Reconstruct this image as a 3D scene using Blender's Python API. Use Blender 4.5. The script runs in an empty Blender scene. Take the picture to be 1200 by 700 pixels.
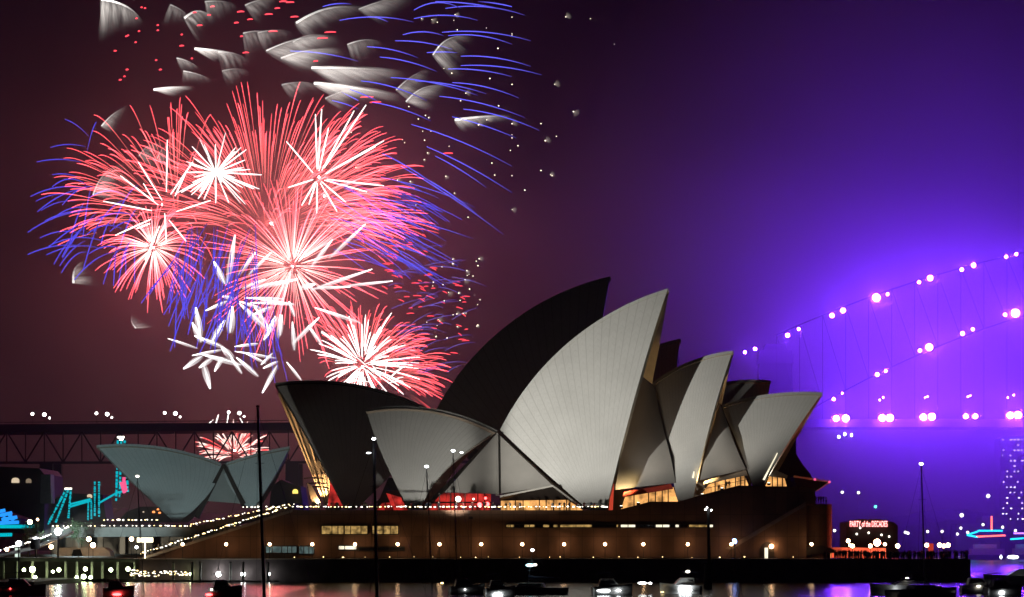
import bpy, math, random
import numpy as np
from mathutils import Vector
R_ = math.radians
rnd = random.Random(7)
scene = bpy.context.scene
COL = scene.collection
# ------------------------------------------------------------------ camera, world, exposure
F, H, HZ = 3392.0, 8.0, 636.0          # focal length in photo pixels, eye height, horizon row (photo 1200x700)
cam_d = bpy.data.cameras.new('camera'); cam = bpy.data.objects.new('camera', cam_d); COL.objects.link(cam)
cam.location = (0, 0, H); cam.rotation_euler = (R_(90), 0, 0)
cam_d.sensor_width = 36.0; cam_d.lens = 36.0*F/1200; cam_d.shift_y = (HZ-350)/1200
cam_d.clip_start = 1; cam_d.clip_end = 20000
scene.camera = cam
scene.view_settings.view_transform = 'Standard'; scene.view_settings.look = 'None'
scene.view_settings.exposure = 0; scene.view_settings.gamma = 1
cy = scene.cycles
cy.use_denoising = True; cy.denoiser = 'OPENIMAGEDENOISE'
cy.max_bounces = 4; cy.diffuse_bounces = 2; cy.glossy_bounces = 2; cy.transmission_bounces = 2
cy.volume_bounces = 0; cy.transparent_max_bounces = 72
cy.sample_clamp_indirect = 1.5; cy.use_light_tree = True
cy.caustics_reflective = False; cy.caustics_refractive = False
world = bpy.data.worlds.new('World'); scene.world = world; world.use_nodes = True
nt = world.node_tree; nt.nodes.clear()
wo = nt.nodes.new('ShaderNodeOutputWorld'); bg = nt.nodes.new('ShaderNodeBackground')
tc = nt.nodes.new('ShaderNodeTexCoord'); sp = nt.nodes.new('ShaderNodeSeparateXYZ')
nt.links.new(tc.outputs['Generated'], sp.inputs[0])
ramp = nt.nodes.new('ShaderNodeValToRGB')               # night sky over a lit city: brownish low, dark above
e = ramp.color_ramp.elements
e[0].position = 0.0; e[0].color = (0.160, 0.060, 0.072, 1)
e[1].position = 0.19; e[1].color = (0.030, 0.011, 0.018, 1)
m_ = e.new(0.08); m_.color = (0.080, 0.028, 0.036, 1)
nt.links.new(sp.outputs['Z'], ramp.inputs[0])
e2 = e.new(0.42); e2.color = (0.002, 0.001, 0.003, 1)
mr_ = nt.nodes.new('ShaderNodeMapRange'); mr_.interpolation_type = 'SMOOTHSTEP'     # the lit city lies ahead, the open harbour behind is dark
mr_.inputs[1].default_value = 0.1; mr_.inputs[2].default_value = 0.85; mr_.inputs[3].default_value = 0.10; mr_.inputs[4].default_value = 1.0
nt.links.new(sp.outputs['Y'], mr_.inputs[0])
mr2 = nt.nodes.new('ShaderNodeMapRange'); mr2.inputs[1].default_value = -0.16; mr2.inputs[2].default_value = 0.10; mr2.inputs[3].default_value = 1.0; mr2.inputs[4].default_value = 0.42
nt.links.new(sp.outputs['X'], mr2.inputs[0])
ml = nt.nodes.new('ShaderNodeMath'); ml.operation = 'MULTIPLY'; nt.links.new(mr_.outputs[0], ml.inputs[0]); nt.links.new(mr2.outputs[0], ml.inputs[1])
vm = nt.nodes.new('ShaderNodeVectorMath'); vm.operation = 'SCALE'; nt.links.new(ramp.outputs[0], vm.inputs[0]); nt.links.new(ml.outputs[0], vm.inputs['Scale'])
nt.links.new(vm.outputs[0], bg.inputs['Color']); bg.inputs['Strength'].default_value = 0.165
nt.links.new(bg.outputs[0], wo.inputs['Surface'])
SPOT = dict(main=(1.15e6, (1.0, 0.97, 0.89)))
HAZE_DENSITY = 0.00013

# ------------------------------------------------------------------ helpers
def U(u, v, Y):                       # point at photo pixel (u, v) at distance Y
    return np.array([(u-600)*Y/F, Y, H+(HZ-v)*Y/F])
OFF = {}
def link(o, parent=None, loc=None):
    COL.objects.link(o)
    if parent is not None:
        o.parent = parent
        OFF[o.name] = OFF[parent.name]
    else:
        OFF[o.name] = np.array(loc if loc is not None else (0, 0, 0), float)
        o.location = OFF[o.name]
    return o
def tag(o, label=None, cat=None, group=None, kind=None):
    if label: o['label'] = label
    if cat: o['category'] = cat
    if group: o['group'] = group
    if kind: o['kind'] = kind
    return o
def thing(name, label, cat, loc, group=None):
    o = bpy.data.objects.new(name, None); o.empty_display_size = 1
    link(o, None, loc)
    return tag(o, label, cat, group)
class MB:
    def __init__(s): s.v = []; s.f = []; s.mi = []; s.col = []; s.m = 0
    def add(s, vs, fs, cols=None):
        b = len(s.v); s.v += [tuple(map(float, p)) for p in vs]
        s.f += [tuple(i+b for i in f) for f in fs]; s.mi += [s.m]*len(fs)
        s.col += list(cols) if cols is not None else [(1, 1, 1, 1)]*len(vs)
        return s
    def box(s, c, size, rz=0.0, taper=1.0):
        cx, cy_, cz = c; a, b, h = size[0]/2, size[1]/2, size[2]/2
        cr, sr = math.cos(rz), math.sin(rz); vs = []
        for z, k in ((-h, 1), (h, taper)):
            for x, y in ((-a, -b), (a, -b), (a, b), (-a, b)):
                x *= k; y *= k
                vs.append((cx+x*cr-y*sr, cy_+x*sr+y*cr, cz+z))
        return s.add(vs, [(3, 2, 1, 0), (4, 5, 6, 7), (0, 1, 5, 4), (1, 2, 6, 5), (2, 3, 7, 6), (3, 0, 4, 7)])
    def bar(s, p, q, w, h=None):     # square bar from p to q
        return s.tube([p, q], [w*0.7071, w*0.7071], 4)
    def tube(s, pts, rad, n=6, cols=None, cap=True):
        pts = [np.array(p, float) for p in pts]; k = len(pts)
        if np.isscalar(rad): rad = [rad]*k
        vs = []; cs = []
        for i in range(k):
            d = pts[min(i+1, k-1)]-pts[max(i-1, 0)]; d = d/(np.linalg.norm(d)+1e-9)
            up = np.array([0, 1, 0.]) if abs(d[1]) < .9 else np.array([1., 0, 0])
            a = np.cross(d, up); a /= np.linalg.norm(a); b = np.cross(d, a)
            for j in range(n):
                t = 2*math.pi*j/n+math.pi/n
                vs.append(pts[i]+rad[i]*(math.cos(t)*a+math.sin(t)*b))
                if cols is not None: cs.append(cols[i])
        fs = [(i*n+j, i*n+(j+1) % n, (i+1)*n+(j+1) % n, (i+1)*n+j) for i in range(k-1) for j in range(n)]
        if cap: fs += [tuple(range(n))[::-1], tuple((k-1)*n+j for j in range(n))]
        return s.add(vs, fs, cs if cols is not None else None)
    def ball(s, c, r, n=8, m=5, sq=(1, 1, 1), col=None):
        c = np.array(c, float); vs = [c+np.array([0, 0, -r*sq[2]])]
        for i in range(1, m):
            ph = -math.pi/2+math.pi*i/m
            for j in range(n):
                t = 2*math.pi*j/n
                vs.append(c+r*np.array([math.cos(ph)*math.cos(t)*sq[0], math.cos(ph)*math.sin(t)*sq[1], math.sin(ph)*sq[2]]))
        vs.append(c+np.array([0, 0, r*sq[2]])); L = len(vs)-1
        fs = [(0, 1+(j+1) % n, 1+j) for j in range(n)]
        for i in range(m-2):
            for j in range(n):
                a = 1+i*n+j; b = 1+i*n+(j+1) % n
                fs.append((a, b, b+n, a+n))
        fs += [(L, 1+(m-2)*n+j, 1+(m-2)*n+(j+1) % n) for j in range(n)]
        return s.add(vs, fs, [col]*len(vs) if col else None)
    def prism(s, poly, d):           # polygon of 3D points pushed along vector d
        poly = [np.array(p, float) for p in poly]; d = np.array(d, float); n = len(poly)
        vs = poly+[p+d for p in poly]
        return s.add(vs, [tuple(range(n)), tuple(range(2*n-1, n-1, -1))]+[(i, (i+1) % n, n+(i+1) % n, n+i)[::-1] for i in range(n)])
    def build(s, name, mats, parent=None, loc=None, smooth=False, color=False):
        me = bpy.data.meshes.new(name)
        off = OFF[parent.name] if parent is not None else np.array(loc if loc is not None else (0, 0, 0), float)
        me.from_pydata([tuple(np.array(p)-off) for p in s.v], [], s.f)
        for m in (mats if isinstance(mats, (list, tuple)) else [mats]): me.materials.append(m)
        if any(s.mi): me.polygons.foreach_set('material_index', s.mi)
        if smooth: me.polygons.foreach_set('use_smooth', [True]*len(s.f))
        if color:
            at = me.color_attributes.new('glow', 'FLOAT_COLOR', 'POINT')
            at.data.foreach_set('color', [x for c in s.col for x in c])
        me.update()
        return link(bpy.data.objects.new(name, me), parent, None if parent is not None else off)
def copy_tree(o, loc, rz=None, parent=None):
    c = o.copy(); COL.objects.link(c)
    if parent is None:
        c.location = loc; OFF[c.name] = np.array(loc, float)
        if rz is not None: c.rotation_euler.z = rz
    else: c.parent = parent
    for ch in list(o.children): copy_tree(ch, None, None, c)
    return c

# ------------------------------------------------------------------ materials
def mat(name, col, rough=.6, metal=0.0, noise=0.0, nscale=1.0, bump=0.0, spec=.4, col2=None):
    m = bpy.data.materials.new(name); m.use_nodes = True
    t = m.node_tree; b = t.nodes['Principled BSDF']
    b.inputs['Roughness'].default_value = rough; b.inputs['Metallic'].default_value = metal
    b.inputs['Specular IOR Level'].default_value = spec
    g = t.nodes.new('ShaderNodeTexCoord'); n = t.nodes.new('ShaderNodeTexNoise')
    n.inputs['Scale'].default_value = nscale; n.inputs['Detail'].default_value = 5
    t.links.new(g.outputs['Object'], n.inputs['Vector'])
    x = t.nodes.new('ShaderNodeMix'); x.data_type = 'RGBA'
    c2 = col2 or tuple(c*(1-noise) for c in col)
    x.inputs['A'].default_value = (*c2, 1); x.inputs['B'].default_value = (*col, 1)
    r = t.nodes.new('ShaderNodeMapRange'); r.inputs[1].default_value = .3; r.inputs[2].default_value = .7
    t.links.new(n.outputs[0], r.inputs[0]); t.links.new(r.outputs[0], x.inputs['Factor'])
    t.links.new(x.outputs['Result'], b.inputs['Base Color'])
    if bump:
        bp = t.nodes.new('ShaderNodeBump'); bp.inputs['Strength'].default_value = bump
        t.links.new(n.outputs[0], bp.inputs['Height']); t.links.new(bp.outputs[0], b.inputs['Normal'])
    return m
def emit(name, col, strength, sample=False, vary=0.0, vscale=1.0):
    m = bpy.data.materials.new(name); m.use_nodes = True
    t = m.node_tree; t.nodes.clear()
    o = t.nodes.new('ShaderNodeOutputMaterial'); em = t.nodes.new('ShaderNodeEmission')
    em.inputs['Color'].default_value = (*col, 1); em.inputs['Strength'].default_value = strength
    if vary:
        g = t.nodes.new('ShaderNodeTexCoord'); n = t.nodes.new('ShaderNodeTexNoise')
        n.inputs['Scale'].default_value = vscale; n.inputs['Detail'].default_value = 3
        t.links.new(g.outputs['Object'], n.inputs['Vector'])
        r = t.nodes.new('ShaderNodeMapRange'); r.inputs[1].default_value = .35; r.inputs[2].default_value = .65
        r.inputs[3].default_value = strength*(1-vary); r.inputs[4].default_value = strength
        t.links.new(n.outputs[0], r.inputs[0]); t.links.new(r.outputs[0], em.inputs['Strength'])
    t.links.new(em.outputs[0], o.inputs['Surface'])
    m.cycles.emission_sampling = 'AUTO' if sample else 'NONE'
    return m
def tile_mat():
    m = mat('glazed_tile', (.60, .595, .57), .34, noise=.10, nscale=.12, spec=.35)
    t = m.node_tree; b = t.nodes['Principled BSDF']
    uv = t.nodes.new('ShaderNodeUVMap'); uv.uv_map = 'fan'
    s = t.nodes.new('ShaderNodeSeparateXYZ'); t.links.new(uv.outputs[0], s.inputs[0])
    def M(op, a, bb=None):
        n = t.nodes.new('ShaderNodeMath'); n.operation = op
        for i, q in enumerate((a, bb)):
            if q is None: continue
            if isinstance(q, (int, float)): n.inputs[i].default_value = q
            else: t.links.new(q, n.inputs[i])
        return n.outputs[0]
    fx = M('FRACT', M('MULTIPLY', s.outputs[0], 22.0))
    dx = M('ABSOLUTE', M('SUBTRACT', fx, .5))                      # .5 at a rib joint
    seam = M('GREATER_THAN', dx, .455)
    ch = M('FRACT', M('ADD', M('MULTIPLY', s.outputs[1], 26.0), M('MULTIPLY', dx, 1.6)))
    seam2 = M('MULTIPLY', M('GREATER_THAN', ch, .90), .55)
    k = M('MAXIMUM', seam, seam2)
    src = b.inputs['Base Color'].links[0].from_socket
    # single tile lids differ a little in glaze
    wn = t.nodes.new('ShaderNodeTexWhiteNoise'); wn.noise_dimensions = '2D'
    cb = t.nodes.new('ShaderNodeCombineXYZ')
    t.links.new(M('FLOOR', M('MULTIPLY', s.outputs[0], 22.0)), cb.inputs[0])
    t.links.new(M('FLOOR', M('ADD', M('MULTIPLY', s.outputs[1], 26.0), M('MULTIPLY', dx, 1.6))), cb.inputs[1])
    t.links.new(cb.outputs[0], wn.inputs['Vector'])
    x0 = t.nodes.new('ShaderNodeMix'); x0.data_type = 'RGBA'; x0.blend_type = 'MULTIPLY'
    t.links.new(M('MULTIPLY', wn.outputs['Value'], .08), x0.inputs['Factor'])
    t.links.new(src, x0.inputs['A']); x0.inputs['B'].default_value = (.55, .55, .52, 1)
    x = t.nodes.new('ShaderNodeMix'); x.data_type = 'RGBA'
    t.links.new(M('MULTIPLY', k, .34), x.inputs['Factor'])
    t.links.new(x0.outputs['Result'], x.inputs['A']); x.inputs['B'].default_value = (.20, .19, .17, 1)
    t.links.new(x.outputs['Result'], b.inputs['Base Color'])
    return m
def glow_mat(name, additive, gain):
    m = bpy.data.materials.new(name); m.use_nodes = True
    t = m.node_tree; t.nodes.clear()
    o = t.nodes.new('ShaderNodeOutputMaterial'); em = t.nodes.new('ShaderNodeEmission')
    a = t.nodes.new('ShaderNodeAttribute'); a.attribute_name = 'glow'
    t.links.new(a.outputs['Color'], em.inputs['Color']); em.inputs['Strength'].default_value = gain
    if additive:
        tr = t.nodes.new('ShaderNodeBsdfTransparent'); ad = t.nodes.new('ShaderNodeAddShader')
        t.links.new(em.outputs[0], ad.inputs[0]); t.links.new(tr.outputs[0], ad.inputs[1])
        t.links.new(ad.outputs[0], o.inputs['Surface'])
    else: t.links.new(em.outputs[0], o.inputs['Surface'])
    m.cycles.emission_sampling = 'NONE'
    return m
TILE = tile_mat()
CONC = mat('ribbed_concrete', (.36, .29, .22), .75, noise=.25, nscale=.5, bump=.1)
EDGE = mat('shell_edge_concrete', (.55, .52, .46), .6, noise=.15, nscale=.6)
PODM = mat('pink_granite_cladding', (.26, .14, .082), .75, noise=.4, nscale=.22, bump=.05)
def joints(m, w, h, dark):         # panel joints of a clad wall, on the object's x and z
    t = m.node_tree; b = t.nodes['Principled BSDF']; src = b.inputs['Base Color'].links[0].from_socket
    g = t.nodes.new('ShaderNodeTexCoord'); s = t.nodes.new('ShaderNodeSeparateXYZ'); c = t.nodes.new('ShaderNodeCombineXYZ')
    t.links.new(g.outputs['Object'], s.inputs[0]); t.links.new(s.outputs[0], c.inputs[0]); t.links.new(s.outputs[2], c.inputs[1])
    k = t.nodes.new('ShaderNodeTexBrick'); k.offset = 0.0; k.inputs['Scale'].default_value = 1.0; k.inputs['Mortar Size'].default_value = .06
    k.inputs['Brick Width'].default_value = w; k.inputs['Row Height'].default_value = h; k.inputs['Bias'].default_value = 0.0
    k.inputs['Color1'].default_value = (1, 1, 1, 1); k.inputs['Color2'].default_value = (.74, .72, .70, 1); k.inputs['Mortar'].default_value = (dark, dark, dark, 1)
    t.links.new(c.outputs[0], k.inputs['Vector'])
    x = t.nodes.new('ShaderNodeMix'); x.data_type = 'RGBA'; x.blend_type = 'MULTIPLY'; x.inputs['Factor'].default_value = 1
    t.links.new(src, x.inputs['A']); t.links.new(k.outputs['Color'], x.inputs['B']); t.links.new(x.outputs['Result'], b.inputs['Base Color'])
joints(PODM, 2.4, 4.6, .45)
SEAW = mat('weathered_sea_wall', (.13, .10, .095), .85, noise=.6, nscale=.3, bump=.3)
PAVE = mat('stone_paving', (.22, .19, .17), .7, noise=.3, nscale=.5)
BRONZE = mat('dark_bronze', (.05, .038, .03), .45, metal=.4, noise=.3)
STEEL = mat('grey_bridge_steel', (.016, .017, .02), .6, metal=.2, noise=.3, nscale=.1)
ARCH_STEEL = mat('darkened_arch_steel', (.005, .005, .006), .8, noise=.3, nscale=.1, spec=.05)  # arch steel coloured darker so lamplight on it barely shows
STONE = mat('pylon_granite', (.035, .032, .03), .8, noise=.3, nscale=.15)
DARK = mat('dark_timber', (.03, .026, .024), .7, noise=.4, nscale=.8)
BLACK = mat('black_metal', (.018, .018, .02), .45, metal=.5, noise=.2)
WHITE = mat('white_gelcoat', (.66, .66, .64), .3, noise=.08, nscale=.6)
NAVY = mat('navy_canvas', (.02, .025, .06), .8, noise=.3)
GLASS = mat('tinted_glass', (.015, .018, .022), .08, noise=.2, spec=.8)
ALU = mat('anodised_mast', (.20, .20, .22), .4, metal=.7, noise=.15)
BUILD = mat('dark_masonry', (.10, .085, .075), .8, noise=.4, nscale=.15)
HILL = mat('wooded_shore', (.030, .034, .028), .9, noise=.6, nscale=.02, bump=.4)
LEAF = mat('dark_foliage', (.05, .085, .03), .6, noise=.5, nscale=1.2)
BARK = mat('tree_bark', (.09, .065, .045), .9, noise=.4)
SKIN = mat('skin', (.42, .27, .20), .55, noise=.15)
CLOTH = [mat('dark_clothing', (.03, .03, .04), .85, noise=.3), mat('blue_clothing', (.05, .07, .14), .85, noise=.3),
         mat('light_clothing', (.40, .37, .34), .85, noise=.2), mat('red_clothing', (.25, .04, .04), .85, noise=.3)]
HAIR = mat('dark_hair', (.02, .014, .01), .6)
LAMP_W = emit('warm_lamp_globe', (1.0, .60, .31), 32, True)
LAMP_C = emit('cool_white_lamp', (.92, .97, 1.0), 40, True)
LAMP_G = emit('greenish_lamp', (.80, 1.0, .52), 26, True)
DECKL = emit('boat_deck_light', (.92, .97, 1.0), 16, True)
LAMP_D = emit('small_white_light', (1, .93, .78), 4.5)
LAMP_DY = emit('small_yellow_light', (1, .72, .30), 6)
LAMP_R = emit('red_lamp', (1, .05, .05), 14, True)
LAMP_B = emit('blue_lamp', (.15, .32, 1.0), 20)
TEAL = emit('teal_led', (.0, .62, .75), .85)
CYANB = emit('bright_blue_led', (.02, .30, 1.0), 1.3)
PINK = emit('pink_led', (1, .12, .30), 1.1)
VIOL = emit('violet_bridge_lamp', (.165, .026, 1.0), 1150, True)
WIN_O = emit('orange_lit_interior', (1.0, .47, .14), 1.5, True, .75, .55)
WIN_Y = emit('yellow_lit_window', (1.0, .62, .20), .62, False, .85, .9)
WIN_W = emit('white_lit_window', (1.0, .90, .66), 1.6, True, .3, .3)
WIN_T = emit('pale_teal_lit_window', (.42, .62, .60), .30, False, .8, .5)
WIN_R = emit('red_lit_interior', (1.0, .05, .04), .75, True, .9, .45)
WIN_S = emit('small_city_window', (.95, .82, 1.0), 5)
FIRE = glow_mat('burning_star', False, 1.0)
PLUME = glow_mat('glittering_plume', True, 1.0)

# ------------------------------------------------------------------ setting: water, haze, far shore
def water():
    m = bpy.data.materials.new('harbour_water'); m.use_nodes = True
    t = m.node_tree; b = t.nodes['Principled BSDF']
    b.inputs['Base Color'].default_value = (.006, .009, .012, 1); b.inputs['Roughness'].default_value = .16
    b.inputs['IOR'].default_value = 1.33
    g = t.nodes.new('ShaderNodeTexCoord'); mp = t.nodes.new('ShaderNodeMapping')
    mp.inputs['Scale'].default_value = (.10, .30, 1); t.links.new(g.outputs['Object'], mp.inputs[0])
    n = t.nodes.new('ShaderNodeTexNoise'); n.inputs['Scale'].default_value = 1.0; n.inputs['Detail'].default_value = 4
    t.links.new(mp.outputs[0], n.inputs['Vector'])
    bp = t.nodes.new('ShaderNodeBump'); bp.inputs['Strength'].default_value = .5; bp.inputs['Distance'].default_value = 1.0
    t.links.new(n.outputs[0], bp.inputs['Height']); t.links.new(bp.outputs[0], b.inputs['Normal'])
    mb = MB(); mb.add([(-3000, -200, 0), (3000, -200, 0), (3000, 5000, 0), (-3000, 5000, 0)], [(0, 1, 2, 3)])
    tag(mb.build('water', m), kind='structure')
water()
def volume(name, density, color, aniso, mb):
    m = bpy.data.materials.new(name+'_air'); m.use_nodes = True
    t = m.node_tree; t.nodes.clear(); o = t.nodes.new('ShaderNodeOutputMaterial')
    v = t.nodes.new('ShaderNodeVolumePrincipled'); v.inputs['Density'].default_value = density
    v.inputs['Color'].default_value = (*color, 1); v.inputs['Anisotropy'].default_value = aniso
    t.links.new(v.outputs[0], o.inputs['Volume'])
    m.cycles.volume_sampling = 'MULTIPLE_IMPORTANCE'
    ob = mb.build(name, m); tag(ob, kind='stuff'); return ob
mb = MB(); mb.box((0, 1180, 149), (2400, 2440, 300)); volume('haze', HAZE_DENSITY, (.95, .95, .97), .0, mb)
def blob(c, r, seed, n=40, m=24, amp=.18):
    mb = MB(); mb.ball((0, 0, 0), 1, n, m); q = random.Random(seed)
    ks = [(q.uniform(-3, 3), q.uniform(-3, 3), q.uniform(-3, 3), q.uniform(0, 6)) for _ in range(7)]
    out = []
    for p in mb.v:
        k = 1+amp*sum(math.sin(a*p[0]+b*p[1]+g*p[2]+d) for a, b, g, d in ks)/3
        out.append((c[0]+p[0]*r[0]*k, c[1]+p[1]*r[1]*k, max(.4, c[2]+p[2]*r[2]*k)))
    mb.v = out; return mb
def smoke(name, density, color, c, r, nscale, power=1.5, lo=.45, hi=1.4):   # drifting smoke, thick in the middle and thinning out to nothing
    m = bpy.data.materials.new(name+'_air'); m.use_nodes = True
    t = m.node_tree; t.nodes.clear(); o = t.nodes.new('ShaderNodeOutputMaterial')
    v = t.nodes.new('ShaderNodeVolumePrincipled'); v.inputs['Color'].default_value = (*color, 1)
    g = t.nodes.new('ShaderNodeTexCoord'); ln = t.nodes.new('ShaderNodeVectorMath'); ln.operation = 'LENGTH'
    t.links.new(g.outputs['Object'], ln.inputs[0])
    mr = t.nodes.new('ShaderNodeMapRange'); mr.inputs[1].default_value = 1.0; mr.inputs[2].default_value = 0.0; mr.inputs[4].default_value = 1
    t.links.new(ln.outputs['Value'], mr.inputs[0])
    pw = t.nodes.new('ShaderNodeMath'); pw.operation = 'POWER'; pw.inputs[1].default_value = power; t.links.new(mr.outputs[0], pw.inputs[0])
    n = t.nodes.new('ShaderNodeTexNoise'); n.inputs['Scale'].default_value = nscale; n.inputs['Detail'].default_value = 3; t.links.new(g.outputs['Object'], n.inputs['Vector'])
    nm = t.nodes.new('ShaderNodeMapRange'); nm.inputs[1].default_value = .3; nm.inputs[2].default_value = .7; nm.inputs[3].default_value = lo*density; nm.inputs[4].default_value = hi*density
    t.links.new(n.outputs[0], nm.inputs[0])
    mu = t.nodes.new('ShaderNodeMath'); mu.operation = 'MULTIPLY'; t.links.new(pw.outputs[0], mu.inputs[0]); t.links.new(nm.outputs[0], mu.inputs[1])
    t.links.new(mu.outputs[0], v.inputs['Density']); t.links.new(v.outputs[0], o.inputs['Volume'])
    mb = MB(); mb.ball((0, 0, 0), 1, 32, 18)
    ob = mb.build(name, m); ob.location = c; ob.scale = r; tag(ob, kind='stuff'); return ob
smoke('bridge_smoke', .0150, (.96, .96, .98), (272, 1222, 138), (285, 235, 180), 1.6)
smoke('firework_smoke', .0040, (.92, .90, .90), (-105, 1330, 132), (250, 105, 165), 2.8, 1.4, .05, 2.1)
def hill(name, pts, Y, depth):
    mb = MB(); q = random.Random(len(name)+int(Y)); top = []
    for (u0, v0), (u1, v1) in zip(pts, pts[1:]):
        k = max(2, int(abs(u1-u0)/6))
        for i in range(k):
            t = i/k; top.append((u0+(u1-u0)*t, v0+(v1-v0)*t+q.uniform(-1.6, 1.6)))
    front = [U(u, v, Y) for u, v in top]; n = len(front); vs = []
    for p in front: vs.append((p[0], Y-40, -.5))
    for p in front: vs.append((p[0], Y, p[2]*.75))
    for p in front: vs.append((p[0], Y+depth*.4, p[2]*1.0))
    for p in front: vs.append((p[0], Y+depth, -.5))
    fs = [(r*n+i, r*n+i+1, (r+1)*n+i+1, (r+1)*n+i) for r in range(3) for i in range(n-1)]
    mb.add(vs, fs); tag(mb.build(name, HILL), kind='structure')
hill('far_shore', [(700, 640), (960, 632), (1000, 620), (1040, 610), (1090, 600), (1140, 594), (1170, 600), (1210, 604), (1300, 600), (1420, 630)], 1900, 150)
hill('city_shore', [(-160, 590), (-60, 585), (10, 592), (80, 590), (150, 596), (240, 600), (330, 604), (420, 610), (600, 622)], 1060, 120)

# ------------------------------------------------------------------ opera house
def hall(Yc, Xc, th):
    th = R_(th)
    return np.array([Xc, Yc, 0.]), np.array([math.cos(th), math.sin(th), 0]), np.array([math.sin(th), -math.cos(th), 0])
def on(h, u, v, w=0.0):              # point on the vertical plane w metres in front of the hall's axis
    c, a, n = h; d = np.array([(u-600)/F, 1, (HZ-v)/F]); o = c+n*w; cm = np.array([0, 0, H])
    return cm+d*(np.dot(o-cm, n)/np.dot(d, n))
def slerp(A, B, C, s):
    a = A-C; b = B-C; om = math.acos(max(-1, min(1, a.dot(b)/np.linalg.norm(a)/np.linalg.norm(b))))
    return [C+(math.sin((1-x)*om)*a+math.sin(x*om)*b)/math.sin(om) for x in s]
OH = thing('opera_house', 'performing arts centre with white sail shaped roof shells on a brown podium', 'building', (10, 660, 4.7))
def roof_shell(h, T, R, P, w, rho, bends=(0, 0, 0), fw=1.2, lab=None, ribs=0):
    c, ax, n = h
    T3, R3, P3 = on(h, *T), on(h, *R), on(h, *P, w)
    ab, ac = R3-T3, P3-T3; N = np.cross(ab, ac)
    cc = T3+(np.cross(N, ab)*ac.dot(ac)+np.cross(ac, N)*ab.dot(ab))/(2*N.dot(N))
    r = np.linalg.norm(cc-T3); N = N/np.linalg.norm(N)
    if N.dot(n+np.array([0, 0, .7])) < 0: N = -N
    C = cc-N*math.sqrt(rho*rho-r*r)
    C2 = C-n*np.dot(C-T3, n)
    nt_, ns = 30, 22
    S = [j/ns for j in range(ns+1)]; Tt = [i/nt_ for i in range(nt_+1)]
    rg = slerp(T3, R3, C2, Tt)
    ch = R3-T3; pv = np.cross(n, ch); pv /= np.linalg.norm(pv); pv *= np.sign(pv[2])
    sg = np.sign(np.dot(T3-R3, ax))
    rows = []
    for t, q in zip(Tt, rg):
        q = q+pv*bends[0]*4*t*(1-t)
        p0 = P3+ax*sg*fw*(1-2*t)
        be = bends[1]*(1-t)+bends[2]*t
        rows.append([p+ax*be*4*s*(1-s) for p, s in zip(slerp(p0, q, C, S), S)])
    def half(mir):
        f = (lambda p: p-2*np.dot(p-c, n)*n) if mir else (lambda p: p)
        inn = lambda p: f(p+(C-p)/np.linalg.norm(C-p)*min(1.1, .25+0.05*np.linalg.norm(p-P3)))
        mb = MB(); k = ns+1
        g = [(i*k+j, i*k+j+1, (i+1)*k+j+1, (i+1)*k+j) for i in range(nt_) for j in range(ns)]
        mb.m = 0; mb.add([f(p) for rr in rows for p in rr], g)
        mb.m = 1; mb.add([inn(p) for rr in rows for p in rr], g)
        mb.m = 2
        for rr in (rows[0], rows[-1], [x[0] for x in rows]):
            L = len(rr); mb.add([f(p) for p in rr]+[inn(p) for p in rr], [(i, i+1, L+i+1, L+i) for i in range(L-1)])
        o = mb.build('roof_shell', [TILE, BRONZE if ribs else CONC, EDGE], OH, smooth=True)  # ribbed shell's inner face darkened to paint the shade between ribs
        uvl = o.data.uv_layers.new(name='fan'); uv = []
        lp = o.data.loops; nv = k*(nt_+1)
        for l in lp:
            i = l.vertex_index % nv
            uv += [(i//k)/nt_, (i % k)/ns]
        uvl.data.foreach_set('uv', uv)
        if lab: o['label'] = lab+(', far half' if mir else ', near half')
        if ribs and mir:
            for q in range(ribs):
                t = q/(nt_)*1.15; i = min(nt_-1, int(q*1.7)); rb = MB()
                pts = [f(p+(C-p)/np.linalg.norm(C-p)*2.0) for p in rows[i][0:ns]]
                rb.tube(pts, [.12+.27*s for s in S[:ns]], 4)
                rb.build('rib', CONC, o)
        return o
    half(False); half(True)
    return rows
JH, KH, BH = hall(640, 0, -8), hall(700, 0, 11), hall(735, -60, 0)
roof_shell(JH, (783, 338), (586, 504), (700, 598), 19, 85, (0, 1.5, .25), 1.9, 'tallest floodlit white shell in front')
roof_shell(JH, (429, 480), (583, 505), (486, 597), 10, 85, (0, -.75, -2.75), 1.3, 'grey lit shell pointing left in front')
roof_shell(JH, (859, 411), (763, 450), (803, 589), 13, 65, (.25, .25, .5), 1.5, 'second white shell behind the tallest one')
roof_shell(JH, (964, 460), (845, 475), (888, 570), 13, 85, (0, 0, .25), 1.0, 'third shell, wide and low at the right end')
roof_shell(KH, (322, 449), (525, 492), (411, 597), 16, 100, (0, 0, 0), 1.4, 'dark shell at the left with an orange lit mouth', ribs=11)
roof_shell(KH, (715, 324), (507, 488), (668, 600), 22, 85, (-.5, 0, 0), 1.9, 'tall unlit dark shell at the back')
roof_shell(KH, (797, 397), (690, 448), (770, 600), 18, 80, (0, 0, 0), 1.5, 'second dark shell at the back')
roof_shell(KH, (903, 446), (790, 466), (868, 596), 13, 85, (0, 0, 0), 1.2, 'third dark shell at the back')
roof_shell(BH, (113, 522), (259, 543), (207, 611), 10, 100, (-.25, -.75, 2.5), .8, 'small teal tinted shell pointing left at the far left')
roof_shell(BH, (340, 523), (261, 544), (294, 595), 8, 100, (-.25, .75, -1.5), .8, 'small teal tinted shell pointing right at the far left')

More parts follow.
